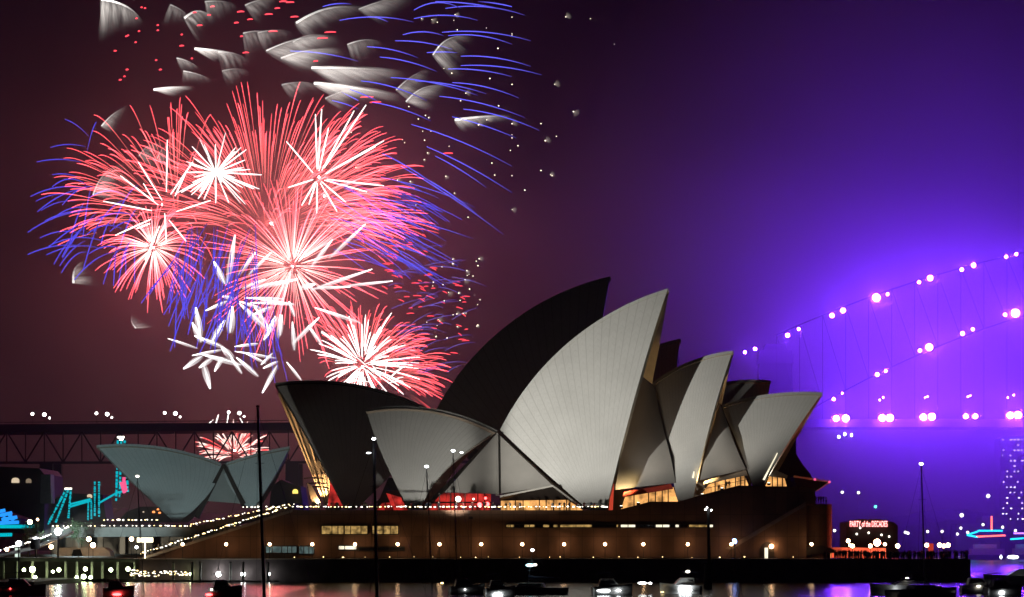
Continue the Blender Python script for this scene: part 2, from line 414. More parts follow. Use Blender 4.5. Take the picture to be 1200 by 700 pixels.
def panel(name, h, pts, m, thick=.35, parent=OH):
    mb = MB(); p = [on(h, *q) for q in pts]; d = -h[2]*thick; n = len(p)
    vs = p+[q+d for q in p]
    fs = [(0, i, i+1) for i in range(1, n-1)]+[(n, n+i+1, n+i) for i in range(1, n-1)]+[(i, n+i, n+(i+1) % n, (i+1) % n) for i in range(n)]
    mb.add(vs, fs); return mb.build(name, m, parent)
def ruled(name, h, L, Rr, m, k=8, bulge=0.0, parent=OH):
    a = [on(h, *q) for q in L]; b = [on(h, *q) for q in Rr]; n = len(a); mb = MB(); vs = []
    for p, q in zip(a, b):
        for i in range(k+1):
            s = i/k; vs.append(p+(q-p)*s+h[2]*bulge*4*s*(1-s))
    fs = [(r*(k+1)+i, r*(k+1)+i+1, (r+1)*(k+1)+i+1, (r+1)*(k+1)+i) for r in range(n-1) for i in range(k)]
    nv = len(vs); vs += [v-h[2]*.4 for v in vs]; fs += [tuple(x+nv for x in f) for f in fs]
    mb.add(vs, fs); return mb.build(name, m, parent, smooth=True)
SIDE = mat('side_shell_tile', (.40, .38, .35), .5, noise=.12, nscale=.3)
# side shells between the big ones
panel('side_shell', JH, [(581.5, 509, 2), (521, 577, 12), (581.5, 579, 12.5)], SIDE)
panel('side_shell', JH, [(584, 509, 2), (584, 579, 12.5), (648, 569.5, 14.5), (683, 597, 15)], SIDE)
panel('louvre_gap_panel', JH, [(581, 508, .5), (500, 590, 7.5), (522, 577, 11)], BRONZE)  # dark panel puts the gap's shade into its colour
panel('louvre_gap_panel', JH, [(585.5, 508, .5), (684, 597, 13.5), (691, 596, 12)], BRONZE)  # same painted gap shade, along the tallest shell's back edge
mb = MB(); mb.tube([on(JH, 582.7, 508, 2.3), on(JH, 582.7, 580, 12.9)], [.25, .5], 4); mb.build('mullion', SIDE, OH)
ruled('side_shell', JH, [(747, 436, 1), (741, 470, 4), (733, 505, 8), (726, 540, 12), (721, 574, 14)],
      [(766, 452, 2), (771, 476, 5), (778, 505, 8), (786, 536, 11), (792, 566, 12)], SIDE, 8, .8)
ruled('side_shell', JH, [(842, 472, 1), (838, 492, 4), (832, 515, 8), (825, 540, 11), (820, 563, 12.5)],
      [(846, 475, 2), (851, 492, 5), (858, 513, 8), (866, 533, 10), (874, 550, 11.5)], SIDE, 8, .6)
panel('louvre_gap_panel', JH, [(844, 475, .5), (874, 549, 9), (880, 568, 10.5), (884, 562, 9)], BRONZE)  # dark panel stands in for shadow in the gap beside the low shell
panel('louvre_gap_panel', JH, [(765, 452, .5), (790, 560, 9), (797, 586, 10.5), (799, 580, 9)], SIDE)
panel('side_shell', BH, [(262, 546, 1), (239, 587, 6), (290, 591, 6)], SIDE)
for q in ((231, 606, 8), (286, 592, 7)):
    mb = MB(); mb.tube([on(BH, 262, 545, 1.2), on(BH, *q)], [.5, .9], 4); mb.build('mullion', BRONZE, OH)
panel('glass_wall', KH, [(322.5, 452, 0), (366, 592, -12), (408, 592, 12)], GLASS) if False else None
panel('glass_wall', KH, [(455, 560, 6), (440, 597, 10), (500, 597, 10), (480, 560, 6)], BRONZE)
# glowing strips stand in for lamplit rim edges; narrow red glass beside them
RSTRIP = emit('red_glass_strip', (1, .10, .05), .55)
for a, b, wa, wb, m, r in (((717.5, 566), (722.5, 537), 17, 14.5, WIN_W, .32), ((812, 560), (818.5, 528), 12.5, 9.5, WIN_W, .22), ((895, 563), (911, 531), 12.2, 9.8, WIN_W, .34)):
    mb = MB(); k_ = 6; mb.tube([on(JH, a[0]+(b[0]-a[0])*i/k_, a[1]+(b[1]-a[1])*i/k_, wa+(wb-wa)*i/k_) for i in range(k_+1)], [r*(1-.75*i/k_) for i in range(k_+1)], 5); mb.build('glow_strip', m, OH)
panel('glass_wall', JH, [(713, 600, 17), (716.5, 567, 16), (719.5, 567, 16), (718, 600, 17)], RSTRIP, .2)
panel('glass_wall', JH, [(807, 588, 12.6), (811, 561, 12), (813.5, 561, 12), (811, 587, 12.6)], RSTRIP, .2)
# lit foyers under the shells, each a recess with glowing room behind mullions
def foyer(h, pts, m, bars, w_in, pmat=BRONZE):
    o = panel('lit_foyer', h, [(u, v, w_in) for u, v in pts], m, .3)
    for u, v0, v1 in bars:
        mb = MB(); mb.tube([on(h, u, v0, w_in+.6), on(h, u, v1, w_in+.6)], .16, 4); mb.build('mullion', pmat, o)
    return o
foyer(JH, [(587, 598), (587, 586), (665, 586), (683, 598)], WIN_O, [(u, 585, 598) for u in (604, 613, 632, 640, 649, 664, 668)], 10.5)
panel('canopy', JH, [(585, 587, 11.5), (588, 581, 14), (648, 570.5, 16), (666, 586, 14)], BRONZE)  # dark bronze colour stands in for the soffit's shade
mb = MB(); mb.tube([on(JH, 586, 582, 15.2), on(JH, 648, 569.6, 16.3), on(JH, 684, 596.5, 15.4)], .28, 4); mb.build('canopy_edge', EDGE, OH)
foyer(JH, [(500, 598), (518, 578), (575, 579), (575, 598)], WIN_R, [(u, 578, 598) for u in (515, 528, 545, 560, 568)], 9.0)
mb = MB(); mb.tube([on(JH, 500, 589, 9.8), on(JH, 576, 589, 9.8)], .22, 4); mb.build('transom', BRONZE, OH)
for u, v, r in ((537, 585, .65), (555, 585, .22), (562, 591.5, .5), (571, 591, .5), (569, 584, .3)):
    mb = MB(); mb.ball(on(JH, u, v, 10.2), r); mb.build('foyer_lamp', LAMP_D if u < 560 else LAMP_R, OH)
foyer(JH, [(727, 599), (733, 581), (789, 571), (795, 590)], WIN_O, [(u, 574, 596) for u in (743, 760, 768, 776, 783)], 10.5)
panel('canopy', JH, [(729, 583, 11.8), (731, 576.5, 13), (786, 567, 12.5), (789, 573, 11.8)], mat('red_soffit', (.45, .05, .03), .6, noise=.2), .3)
foyer(JH, [(822, 580), (830, 568), (872, 556), (877, 569)], WIN_O, [(u, 557, 578) for u in (838, 850, 862, 868, 873)], 9.0)
panel('canopy', JH, [(824, 568, 10.2), (826, 563.5, 11.5), (874, 550.5, 11), (876, 557, 10.2)], CONC, .3)
foyer(JH, [(897, 570), (902, 557), (919, 560), (922, 570)], WIN_O, [(u, 557, 570) for u in (905, 911, 917)], 6.0)
panel('canopy', JH, [(899, 558, 7), (905, 549.5, 8), (923, 557, 8), (922, 561, 7)], SIDE, .4)
# orange lit mouth of the left dark shell
foyer(KH, [(384, 594), (388, 560), (406, 590), (408, 594)], WIN_R, [], -2)
panel('foyer_wall', KH, [(366, 592, -10.5), (360, 566, -9.5), (366, 570, -9), (377, 592, -9)], CONC)
for v, du in ((561, 352), (567, 355), (571.5, 356)):
    mb = MB(); mb.tube([on(KH, du+4+s*24/6, v-math.sin(s/6*3.14)*1.0, -10.5) for s in range(7)], .22, 4); mb.build('louvre_rail', BRONZE, OH)
foyer(JH, [(461, 598), (466, 587), (452.5, 578), (470, 583), (474, 598)], WIN_R, [], -16)
foyer(KH, [(442, 598), (452, 584), (470, 584), (478, 598)], WIN_R, [(u, 584, 598) for u in (452, 460, 470)], 11)
panel('canopy', KH, [(440, 590, 12), (453, 575, 13), (466, 575, 13), (478, 588, 12)], mat('red_canopy', (.35, .05, .04), .6, noise=.3), .3)
# dark north foyer of the back hall and the glass canopy of the front one
mb = MB(); mb.prism([U(u, v, 668) for u, v in ((905, 575), (912, 506), (933, 503), (933, 532), (941, 545), (950, 556), (956, 574))], (0, 18, 0)); mb.build('glass_wall', GLASS, OH)
mb = MB(); mb.prism([U(u, v, 632) for u, v in ((930, 559), (938, 558), (972, 564.5), (971, 567), (955, 576), (935, 573))], (0, 9, 0)); g_ = mb.build('glass_canopy', GLASS, OH)
mb = MB(); mb.tube([U(930, 558.5, 631.6), U(972, 564.7, 631.6)], .3, 4); mb.tube([U(972, 565.5, 631.6), U(956, 576, 631.6)], .2, 4); mb.build('edge_rail', EDGE, g_)
for u, v in ((955, 562), (972, 565)):
    mb = MB(); mb.ball(U(u, v, 631.2), .3); mb.build('lamp', PINK, g_)

# podium
YP = 610.0
mb = MB()
mb.prism([U(u, v, YP) for u, v in ((343, 655), (343, 598), (716, 598), (727, 597), (762, 588), (796, 588), (826, 579), (866, 569), (940, 571), (955, 573), (956, 592), (945, 592), (945, 655))], (0, 128, 0))
POD = mb.build('podium', PODM, OH)
mb = MB(); mb.prism([U(u, v, YP-.5) for u, v in ((850, 643), (944, 588.5), (944, 593), (857, 644.5))], (0, .49, 0)); mb.build('side_stair', mat('stair_stone', (.34, .25, .18), .7, noise=.3), POD)
mb = MB(); c0 = U(957, 655, 616); tops = 591
for (v0, v1, rr) in ((655, 591, 3.25),):
    zb, zt = U(0, v0, 616)[2], U(0, v1, 616)[2]; n = 28
    ring = [(c0[0]+rr*math.cos(2*math.pi*i/n), c0[1]+rr*math.sin(2*math.pi*i/n)) for i in range(n)]
    mb.add([(x, y, zb) for x, y in ring]+[(x, y, zt) for x, y in ring], [(i, (i+1) % n, n+(i+1) % n, n+i) for i in range(n)]+[tuple(range(n, 2*n))])
mb.build('rounded_end', PODM, POD, smooth=False)
mb = MB(); mb.prism([U(u, v, 612) for u, v in ((944, 651), (946, 642), (962, 639), (980, 645), (978, 648))], (0, 8, 0)); mb.build('entrance_canopy', BRONZE, POD)
mb = MB(); mb.prism([U(u, v, 614) for u, v in ((961, 655), (961, 645.5), (974, 645.5), (974, 655))], (0, .3, 0)); mb.build('lit_entrance', emit('orange_entrance', (1, .28, .08), 1.6, True, .7, .5), POD)
for u in (965, 970): 
    mb = MB(); mb.bar(U(u, 646, 613.7), U(u, 655, 613.7), .2); mb.build('entrance_post', BRONZE, POD)
def window(name, u0, u1, v0, v1, m, bars, recess=.25):
    Y = YP-.06
    mb = MB(); mb.prism([U(u, v, Y) for u, v in ((u0, v1), (u0, v0), (u1, v0), (u1, v1))], (0, .05, 0)); o = mb.build('window', m, POD)
    fr = MB()
    for a, b in (((u0, v0), (u1, v0)), ((u0, v1), (u1, v1)), ((u0, v0), (u0, v1)), ((u1, v0), (u1, v1))):
        fr.bar(U(a[0], a[1], Y-.12), U(b[0], b[1], Y-.12), .22)
    for x in bars: fr.bar(U(x, v0, Y-.1), U(x, v1, Y-.1), .16)
    fr.build('window_frame', BRONZE, o); return o
window('w', 376.5, 403, 616, 626.5, WIN_Y, (389, 396)); window('w', 403.5, 431, 616, 626.5, WIN_Y, (411, 423)); window('w', 436, 467, 616, 626.5, WIN_Y, (449, 458))
window('w', 311, 348, 640, 648.5, WIN_T, (319, 330, 337, 342)); window('w', 350, 368, 640, 649.5, WIN_T, (356, 362))
window('w', 396.5, 418, 639.5, 644.5, WIN_W, (404,))
window('w', 419, 474, 641, 645.5, GLASS, (440, 456))
q = random.Random(4)
x = 588.0
STRIP = [(593, 603, 1), (603, 614, 0), (614, 627, 1), (627, 636, 0), (636, 644, 1), (644, 648, 0), (648, 654, 1), (656, 694, 1), (694, 722, 0), (722, 725, 1), (727, 745, 1), (745, 754, 0), (754, 757, 0), (757, 768, 0), (768, 785, 1), (785, 791, 0), (791, 796, 1), (797, 806, 0), (807, 829, 1), (829, 836, 1)]
for a, b, l in STRIP:
    window('w', a, b, 614.5, 618.5, (WIN_Y if q.random() < .5 else WIN_W) if l else GLASS, [a+(b-a)*.5] if b-a > 8 else [])
# lit doorway in its arch
mb = MB(); mb.prism([U(u, v, YP-.05) for u, v in ((890, 655), (890, 644), (893, 638), (898, 635), (903, 636), (907, 641), (908, 655))], (0, .04, 0)); d_ = mb.build('arched_doorway', BRONZE, POD)
mb = MB(); mb.prism([U(u, v, YP-.12) for u, v in ((896, 655), (896, 642), (900, 642), (900, 655))], (0, .05, 0)); mb.build('lit_door', WIN_W, d_)
mb = MB(); mb.ball(U(904, 640.5, YP-.8), .45); mb.build('door_lamp', LAMP_W, d_)

# steps at the left of the podium, with the concourse behind
ST = thing('monumental_steps', 'wide stair rising right to the podium with lit handrails', 'stairs', (-60, 620, 4.7))
mb = MB()
n = 34; prof = [(162, 655)]
for i in range(n):
    a = 162+(343-162)*i/n; b = 162+(343-162)*(i+1)/n; v = 655-57*(i+1)/n
    prof += [(a, v), (b, v)]
prof += [(343, 655)]
mb.prism([U(u, v, 611) for u, v in prof], (0, 40, 0)); mb.build('flight', PODM, ST)
mb = MB(); mb.prism([U(u, v, 610.4) for u, v in ((158, 656), (343, 597), (343, 600), (168, 656))], (0, .5, 0)); mb.build('parapet', mat('parapet_stone', (.42, .36, .28), .7, noise=.25), ST)
mb = MB(); mb.prism([U(u, v, 655) for u, v in ((222, 618), (345, 590), (345, 597), (235, 622))], (0, 25, 0)); mb.build('upper_flight', PODM, ST)
CONCS = thing('raised_concourse', 'long low raised walkway left of the steps with dotted rail lights', 'walkway', (-90, 660, 4.7))
mb = MB(); mb.prism([U(u, v, 658) for u, v in ((60, 630), (60, 618), (300, 618), (300, 628))], (0, 30, 0)); mb.build('deck', PAVE, CONCS)
for u in range(66, 300, 26):
    mb = MB(); mb.bar(U(u, 628, 660), U(u, 655, 660), 1.2); mb.build('column', PODM, CONCS)
mb = MB(); mb.prism([U(u, v, 688) for u, v in ((60, 650), (60, 628), (300, 628), (300, 650))], (0, 1, 0)); mb.build('back_wall', PODM, CONCS)

# ground the buildings stand on
mb = MB(); yw = 592.0
mb.prism([U(u, v, yw) for u, v in ((163, 684), (163, 655), (1004, 655), (1004, 684))], (0, 180, 0))
tag(mb.build('broadwalk', PAVE), kind='structure')
mb = MB(); mb.prism([U(u, v, yw-.4) for u, v in ((163, 684), (163, 655.8), (1004, 655.8), (1004, 684))], (0, .396, 0))
tag(mb.build('sea_wall', SEAW), 'dark stained sea wall rising from the harbour below the podium', 'wall')
mb = MB(); mb.prism([U(u, v, yw-.6) for u, v in ((163, 656.2), (163, 655), (1004, 655), (1004, 656.2))], (0, .19, 0))
tag(mb.build('coping', mat('coping_stone', (.36, .30, .24), .7, noise=.3)), 'pale stone coping along the top of the sea wall', 'kerb')
mb = MB(); mb.prism([U(u, v, 600) for u, v in ((1004.5, 684), (1004.5, 655.6), (1137, 655.6), (1137, 684))], (0, 110, 0))
tag(mb.build('northern_broadwalk', PAVE), kind='structure')
mb = MB(); mb.prism([U(u, v, 599.4) for u, v in ((1004.5, 684), (1004.5, 655), (1137.5, 655), (1137.5, 684))], (0, .59, 0))
tag(mb.build('sea_wall', SEAW), 'end stretch of dark sea wall under the crowd at the right', 'wall')
mb = MB(); mb.prism([U(u, v, 640) for u, v in ((-260, 655), (-260, 650), (345, 650), (345, 655))], (0, 300, 0)); tag(mb.build('forecourt', PAVE), kind='structure')

# ------------------------------------------------------------------ lamps on the broadwalk
def lamp_post(u, Y, v_base, v_top, m, r, name, label, group=None, cat='street lamp'):
    b = U(u, v_base, Y); t = U(u, v_top, Y)
    o = thing(name, label, cat, b, group)
    mb = MB(); mb.tube([b, b+(t-b)*.12, t], [.16, .08, .06], 6); mb.build('pole', BLACK, o)
    mb = MB(); mb.ball(t, r, 10, 6); mb.build('globe', m, o, smooth=True); return o
ORD = ['first', 'second', 'third', 'fourth', 'fifth', 'sixth', 'seventh', 'eighth', 'ninth', 'tenth', 'eleventh', 'twelfth', 'thirteenth', 'fourteenth', 'fifteenth', 'sixteenth', 'seventeenth', 'eighteenth', 'nineteenth', 'twentieth']
G = [214, 265, 316, 366, 416, 466, 515, 564, 612, 661, 709, 754, 806, 857, 951]
for i, u in enumerate(G):
    lamp_post(u, 607.6, 655.0, 638, LAMP_W, .33, 'globe_lamp', f'{ORD[i]} globe lamp from the left along the podium wall', 'warm globe lamps along the podium wall')
lamp_post(861, 600, 656, 635, LAMP_B, .42, 'blue_lamp', 'single blue lamp on a slim post by the podium wall')
RB = [(994, 634, .5), (996, 639, .35), (999, 640, .5), (1020, 640, .5), (1037, 638, .4), (1052, 640, .55), (1086, 639, .5), (1101, 639, .55), (1106, 640, .5), (1111, 639, .55)]
for i, (u, v, r) in enumerate(RB):
    lamp_post(u, 628+i % 3, 655, v, LAMP_W, r*.85, 'globe_lamp', f'{ORD[i]} white globe lamp from the left above the crowd on the right broadwalk', 'globe lamps above the crowd')
lamp_post(1028, 622, 655, 636, emit('red_flare_lamp', (1, .10, .06), 260, True), .75, 'red_beacon', 'intense red lamp glowing above the crowd under the sign')
# podium and stair rail lights
def rail(name, label, pts, Y, step, mats, post=1.0, r=.17, parent=None, jit=.35):
    o = thing(name, label, 'railing', U(*pts[0], Y))
    mb = MB(); P = [U(u, v, Y) for u, v in pts]
    mb.tube(P, .05, 4)
    k = 0
    for a, b in zip(P, P[1:]):
        L = np.linalg.norm(b-a); m = int(L/3)
        for i in range(m+1):
            p = a+(b-a)*i/max(1, m); mb.tube([p, p-np.array([0, 0, post])], .035, 4)
    mb.build('handrail', BLACK, o)
    lights = 0
    for (a, b) in zip(pts, pts[1:]):
        L = math.hypot(b[0]-a[0], b[1]-a[1]); x = 0
        while x < L and lights < 99:
            t = x/L; p = U(a[0]+(b[0]-a[0])*t, a[1]+(b[1]-a[1])*t+rnd.uniform(-jit, jit), Y-.1)
            lb = MB(); lb.ball(p, r*rnd.uniform(.6, 1.25), 6, 4, (rnd.uniform(1, 2.6), 1, 1)); lb.build('rail_light', rnd.choice(mats), o); lights += 1
            x += step*rnd.uniform(.45, 1.6)
    return o
rail('balustrade', 'balustrade along the podium edge dotted with small white lights', [(343, 594), (712, 594)], 610.6, 4.2, [LAMP_D, LAMP_D, LAMP_DY], .75, .125)
rail('balustrade', 'sloping handrail with dense small lights down the near side of the steps', [(165, 649), (343, 592)], 611.2, 3.4, [LAMP_D, LAMP_D, LAMP_DY, LAMP_DY], .9, .11, None, .9)
rail('balustrade', 'upper sloping handrail with lights on the farther flight of steps', [(224, 615), (345, 590)], 652, 4.2, [LAMP_D, LAMP_DY, LAMP_DY], .9, .12, None, .8)
rail('balustrade', 'straight railing of the raised walkway with spaced lights', [(62, 616.3), (300, 616.3)], 657.5, 5.6, [LAMP_D, LAMP_D, LAMP_DY], .5, .13)
rail('balustrade', 'short upper railing with yellow lights under the small teal shells', [(122, 609.5), (190, 609.5)], 690, 5.0, [LAMP_DY, LAMP_D], .5, .17)
rail('balustrade', 'high railing with white lights right of the small teal shells', [(285, 594.5), (345, 593.5)], 690, 5.0, [LAMP_D], .5, .17)
rail('balustrade', 'dark railing along the top of the sea wall with a few tiny lights', [(345, 653), (942, 653)], 596, 26, [LAMP_DY], .5, .07)

# ------------------------------------------------------------------ floodlights on the left quay
def spot(parent, name, loc, target, power, color, size, blend, rad=.4):
    l = bpy.data.lights.new(name, 'SPOT'); l.energy = power; l.color = color; l.spot_size = R_(size); l.spot_blend = blend; l.shadow_soft_size = rad
    o = bpy.data.objects.new(name, l); COL.objects.link(o); o.parent = parent
    loc = np.array(loc, float); o.location = loc-OFF[parent.name]; OFF[o.name] = OFF[parent.name]
    d = Vector(np.array(target, float)-loc); o.rotation_euler = d.to_track_quat('-Z', 'Y').to_euler(); return o
def flood_mast(u, v, Y, label, beams, star=.75, visor=False):
    b = U(u, 655, Y) if Y > 590 else U(u, 681, Y); t = U(u, v, Y); o = thing('floodlight_mast', label, 'floodlight', b)
    mb = MB(); mb.tube([b, t], [.22, .14], 6); mb.build('pole', BLACK, o)
    mb = MB(); mb.box(t+np.array([0, .45, 0]), (1.6, .5, .9)); mb.build('housing', BLACK, o)
    mb = MB(); mb.ball(t-np.array([0, .1, 0]), star, 10, 6); mb.build('lens', LAMP_C, o, smooth=True)
    for tg, p, c, s, bl in beams:
        src = t+np.array([1.6, .2, .8]); spot(o, 'beam', src, tg, p, c, s, bl, .06 if visor else .4)
        if visor:                    # an added barn door keeps the beam off the podium and the quay
            d = np.array(tg, float)-src; d[2] = 0; d /= np.linalg.norm(d); c_ = src+d*1.6
            mb = MB(); mb.box((c_[0], c_[1], c_[2]+.11-1.0), (.08, 3.4, 2.0), math.atan2(d[1], d[0])); mb.build('barn_door', BLACK, o)
            mb = MB(); mb.bar(t+np.array([0, .3, -.6]), c_+np.array([0, 0, -1.2]), .12); mb.build('bracket', BLACK, o)
MP, MC = SPOT['main']
flood_mast(68, 623, 600, 'brightest white floodlight on a mast at the left quay', [])
flood_mast(22, 637, 540, 'white floodlight on a pier head mast at the far left edge', [((20, 626, 41), MP*.80, MC, 25, .5)], .5, True)
flood_mast(42, 634, 602, 'second white floodlight on a lower mast left of the brightest', [((-86, 735, 22), MP*.2, (.65, .95, 1), 38, .8)])
# small uplights at the shell feet
def uplight(h, foot, target, power, color, size, label, blend=.8):
    p = on(h, *foot); o = thing('uplight', label, 'floodlight', p)
    mb = MB(); mb.box(p+np.array([0, 0, -.1]), (.7, .5, .5)); mb.build('housing', BLACK, o)
    mb = MB(); mb.box(p+np.array([0, 0, .2]), (.5, .35, .08)); mb.build('lens', LAMP_D, o)
    spot(o, 'beam', p+np.array([0, 0, .45]), on(h, *target), power, color, size, blend, .2)
WARM = (1, .72, .34)
p_ = U(552, 606.5, 597); b_ = U(552, 655, 597)  # lamp post added only to light the grey shell
o = thing('added_flood_post', 'added short dark floodlight post on the broadwalk aimed at the grey shell pointing left', 'floodlight', b_)
mb = MB(); mb.tube([b_, p_-np.array([0, 0, .3])], [.10, .07], 6); mb.build('pole', BLACK, o)
mb = MB(); mb.box(p_+np.array([0, -.15, -.1]), (.8, .5, .5)); mb.build('housing', BLACK, o)
mb = MB(); mb.box(p_+np.array([0, .13, -.05]), (.7, .05, .4)); mb.build('lens', GLASS, o)
spot(o, 'beam', p_+np.array([0, .3, .3]), (-18, 634, 26), MP*.030, MC, 38, .7, .2)
uplight(JH, (728, 594, 15.8), (742, 480, 5), 21000, WARM, 75, 'warm uplight at the foot of the tallest shell')
uplight(JH, (823, 580, 13.4), (838, 490, 5), 15000, WARM, 75, 'warm uplight at the foot of the second white shell')
uplight(JH, (901, 567, 12), (918, 520, 7), 5000, (1, .9, .75), 50, 'white uplight at the foot of the low right shell')
uplight(JH, (748, 590, 25), (778, 470, 6), 3600, (1, .86, .72), 62, 'added fill light on the podium edge between the two tallest front shells')  # fill lamp added to lift the shaded part of the second shell
uplight(JH, (846, 573, 24), (868, 500, 6), 2200, (1, .86, .72), 60, 'added fill light on the podium edge before the low right shell')  # matching fill lamp added for the low right shell
uplight(KH, (349, 594, 3), (343, 515, -9), 22000, (1, .62, .28), 72, 'amber floodlight outside the ribbed mouth of the left dark shell')
uplight(KH, (385, 592, -11), (352, 520, -12), 24000, (1, .60, .25), 80, 'orange uplight in the mouth of the left dark shell')
uplight(KH, (374, 593, -9), (360, 560, -12), 6000, (1, .62, .3), 90, 'pale uplight beside the ribs of the left dark shell')

# ------------------------------------------------------------------ harbour bridge
YB = 1220.0
BR = thing('harbour_bridge', 'long steel arch bridge with granite pylons hidden in violet smoke', 'bridge', (0, YB, 0))
def deck_v(u): return 497-.008*u if u < 700 else 491.5
mb = MB()
P = [(-300, deck_v(-300)), (905, 491.5), (2100, 491.5)]
for a, b in zip(P, P[1:]):
    mb.prism([U(a[0], a[1], YB), U(b[0], b[1], YB), U(b[0], b[1]+9, YB), U(a[0], a[1]+9, YB)], (0, 34, 0))
mb.build('deck', STEEL, BR)
mb = MB()
for yy in (YB, YB+34):
    mb.bar(U(-300, deck_v(-300)-2.2, yy), U(905, 489, yy), .25)
    for u in range(-300, 900, 9): mb.bar(U(u, deck_v(u)-2.2, yy), U(u, deck_v(u), yy), .12)
mb.build('parapet_fence', STEEL, BR)
# approach truss spans
mb = MB(); pit = 22
for yy in (YB+3, YB+31):
    mb.bar(U(-300, 543, yy), U(900, 541, yy), 1.0)
    us = list(range(-300, 880, pit))
    for i, u in enumerate(us):
        mb.bar(U(u, 506, yy), U(u, 543, yy), .45)
        if i % 2 == 0: mb.bar(U(u, 506, yy), U(u+pit, 542, yy), .6)
        else: mb.bar(U(u, 542, yy), U(u+pit, 506, yy), .6)
mb.build('approach_truss', STEEL, BR)
for u in (-110, 60, 345, 560, 740):
    mb = MB(); p = U(u, 542, YB+17)
    for dy in (-12, 12): mb.box((p[0], p[1]+dy, p[2]/2), (7, 6, p[2]-1), 0, .75)
    mb.build('pier', STONE, BR)
for u, dy in ((778, 8), (778, 44), (908, 8), (908, 44)):
    mb = MB(); p = U(u, 411, YB+dy); s = (15, 12) if u > 800 else (13, 12)
    zt = p[2]
    mb.box((p[0], p[1], 29), (s[0]*1.25, s[1]*1.25, 57), 0, .93)
    mb.box((p[0], p[1], 57.5+(zt-57.5)*.45), (s[0], s[1], (zt-57.5)*.9), 0, .9)
    mb.box((p[0], p[1], zt-3), (s[0]*.98, s[1]*.98, 5.5), 0, .92); mb.box((p[0], p[1], zt+1), (s[0]*.7, s[1]*.7, 3), 0, .8)
    mb.build('pylon', STONE, BR)
def topv(u): return 267+.000404*(u-1468)**2*1.0
def botv(u): return 330+.000560*(u-1468)**2
TOPP = [(u, topv(u)) for u in range(910, 2027, 27)]
for yy in (YB, YB+30):
    mb = MB(); U_ = [U(u, v, yy) for u, v in TOPP]; L_ = [U(u, botv(u), yy) for u, v in TOPP]
    for i in range(len(U_)-1):
        mb.bar(U_[i], U_[i+1], .6); mb.bar(L_[i], L_[i+1], .6)
        mb.bar(U_[i], L_[i], .22)
        if i < len(U_)//2: mb.bar(U_[i], L_[i+1], .2)
        else: mb.bar(L_[i], U_[i+1], .2)
    mb.build('arch_truss', ARCH_STEEL, BR)
    for u, v in TOPP:
        if botv(u) < 489: mb = MB(); mb.bar(U(u, botv(u), yy), U(u, 492, yy), .16); mb.build('hanger', ARCH_STEEL, BR)
mb = MB()
for u, v in TOPP[::2]:
    mb.bar(U(u, v, YB), U(u, v, YB+30), .4); mb.bar(U(u, botv(u), YB), U(u, botv(u), YB+30), .4)
mb.build('cross_bracing', ARCH_STEEL, BR)
VS = {}
def flood(u, v, r, label, group, yy):
    p = U(u, v, yy); o = thing('bridge_floodlight', label, 'floodlight', p, group)
    mb = MB(); mb.box(p+np.array([0, r*.9+.3, 0]), (1.6*r, .6, 1.4*r)); mb.build('housing', BLACK, o)
    mb = MB(); mb.ball(p, r*.58, 10, 6); mb.build('lens', VIOL, o, smooth=True)
rows = {
 'upper arch chord': [((873, 413, 1.0), (885, 409, 1.1)), ((923, 393, 1.4), (936, 386, 1.0)), ((975, 370, 1.5), (988, 364, 1.7)), ((1027, 349, 2.8), (1040, 345, 1.0)), ((1077, 331, 1.1), (1090, 326, 2.0)), ((1127, 316, 1.2), (1141, 311, 1.6)), ((1179, 301, 1.1), (1191, 298, 1.1))],
 'lower arch chord': [((1028, 439, 1.3), (1038, 435, .9)), ((1078, 411, 1.2), (1089, 407, 2.5)), ((1128, 391, 1.4), (1140, 386, 1.1)), ((1178, 369, 1.2), (1190, 367, 3.0))],
 'bridge deck': [((980, 490.5, 2.2), (991, 490.5, 2.5)), ((1034, 490, 2.4), (1043, 490, 2.6)), ((1082, 489, 2.3), (1092, 488.5, 2.5)), ((1132, 488, 1.7), (1143, 488, 1.7)), ((1184, 487, 2.4), (1193, 486.5, 2.6))],
 'hangers above the deck': [((977, 468, 1.0), (987, 461, .6)), ((1031, 469, .55), (1035, 466, .5)), ((1084, 466, .4), (1087, 465, .5)), ((1134, 465, .45), (1137, 464, .5)), ((1181, 466, .5), (1188, 463, .6))],
}
for row, prs in rows.items():
    for i, pr in enumerate(prs):
        for j, (u, v, r) in enumerate(pr):
            flood(u, v, r, f'{("left", "right")[j]} violet lamp of the {ORD[i]} pair along the {row}, from the left', 'violet lamps on the bridge '+row, YB-2.5 if 'above' in row or 'deck' in row else YB-3)
for i, (u, v) in enumerate([(983, 512), (990, 509), (998, 510)]):
    p = U(u, v, YB-4); mb = MB(); mb.ball(p, .5); o = mb.build('work_light', LAMP_C, None, p); tag(o, f'{ORD[i]} of three small lights hanging below the bridge deck at the right', 'lamp', 'small lights under the bridge deck')
# deck street lamps
k = 0
for base in (38, 113, 193, 268):
    for d, h_, r in ((0, 11.5, .62), (14, 10.5, .78), (20, 6.5, .42)):
        u = base+d*(.9 if base > 60 else 1); vv = deck_v(u)-h_
        side = ('first', 'middle', 'last')[(d > 0)+(d > 15)]
        nm = {38: 'leftmost', 113: 'second', 193: 'third', 268: 'fourth', -40: 'outermost'}[base]
        lamp_post(u, YB+8, deck_v(u), vv, emit('deck_lamp', (1, .95, .86), 14) if k == 0 else bpy.data.materials['deck_lamp'], r, 'street_lamp', f'{side} street lamp of the {nm} cluster on the dark bridge deck, from left', 'street lamps on the bridge deck'); k += 1
lamp_post(142, 1180, 545, 514.5, bpy.data.materials['deck_lamp'], .8, 'street_lamp', 'lamp with a yellow top on the teal tower')

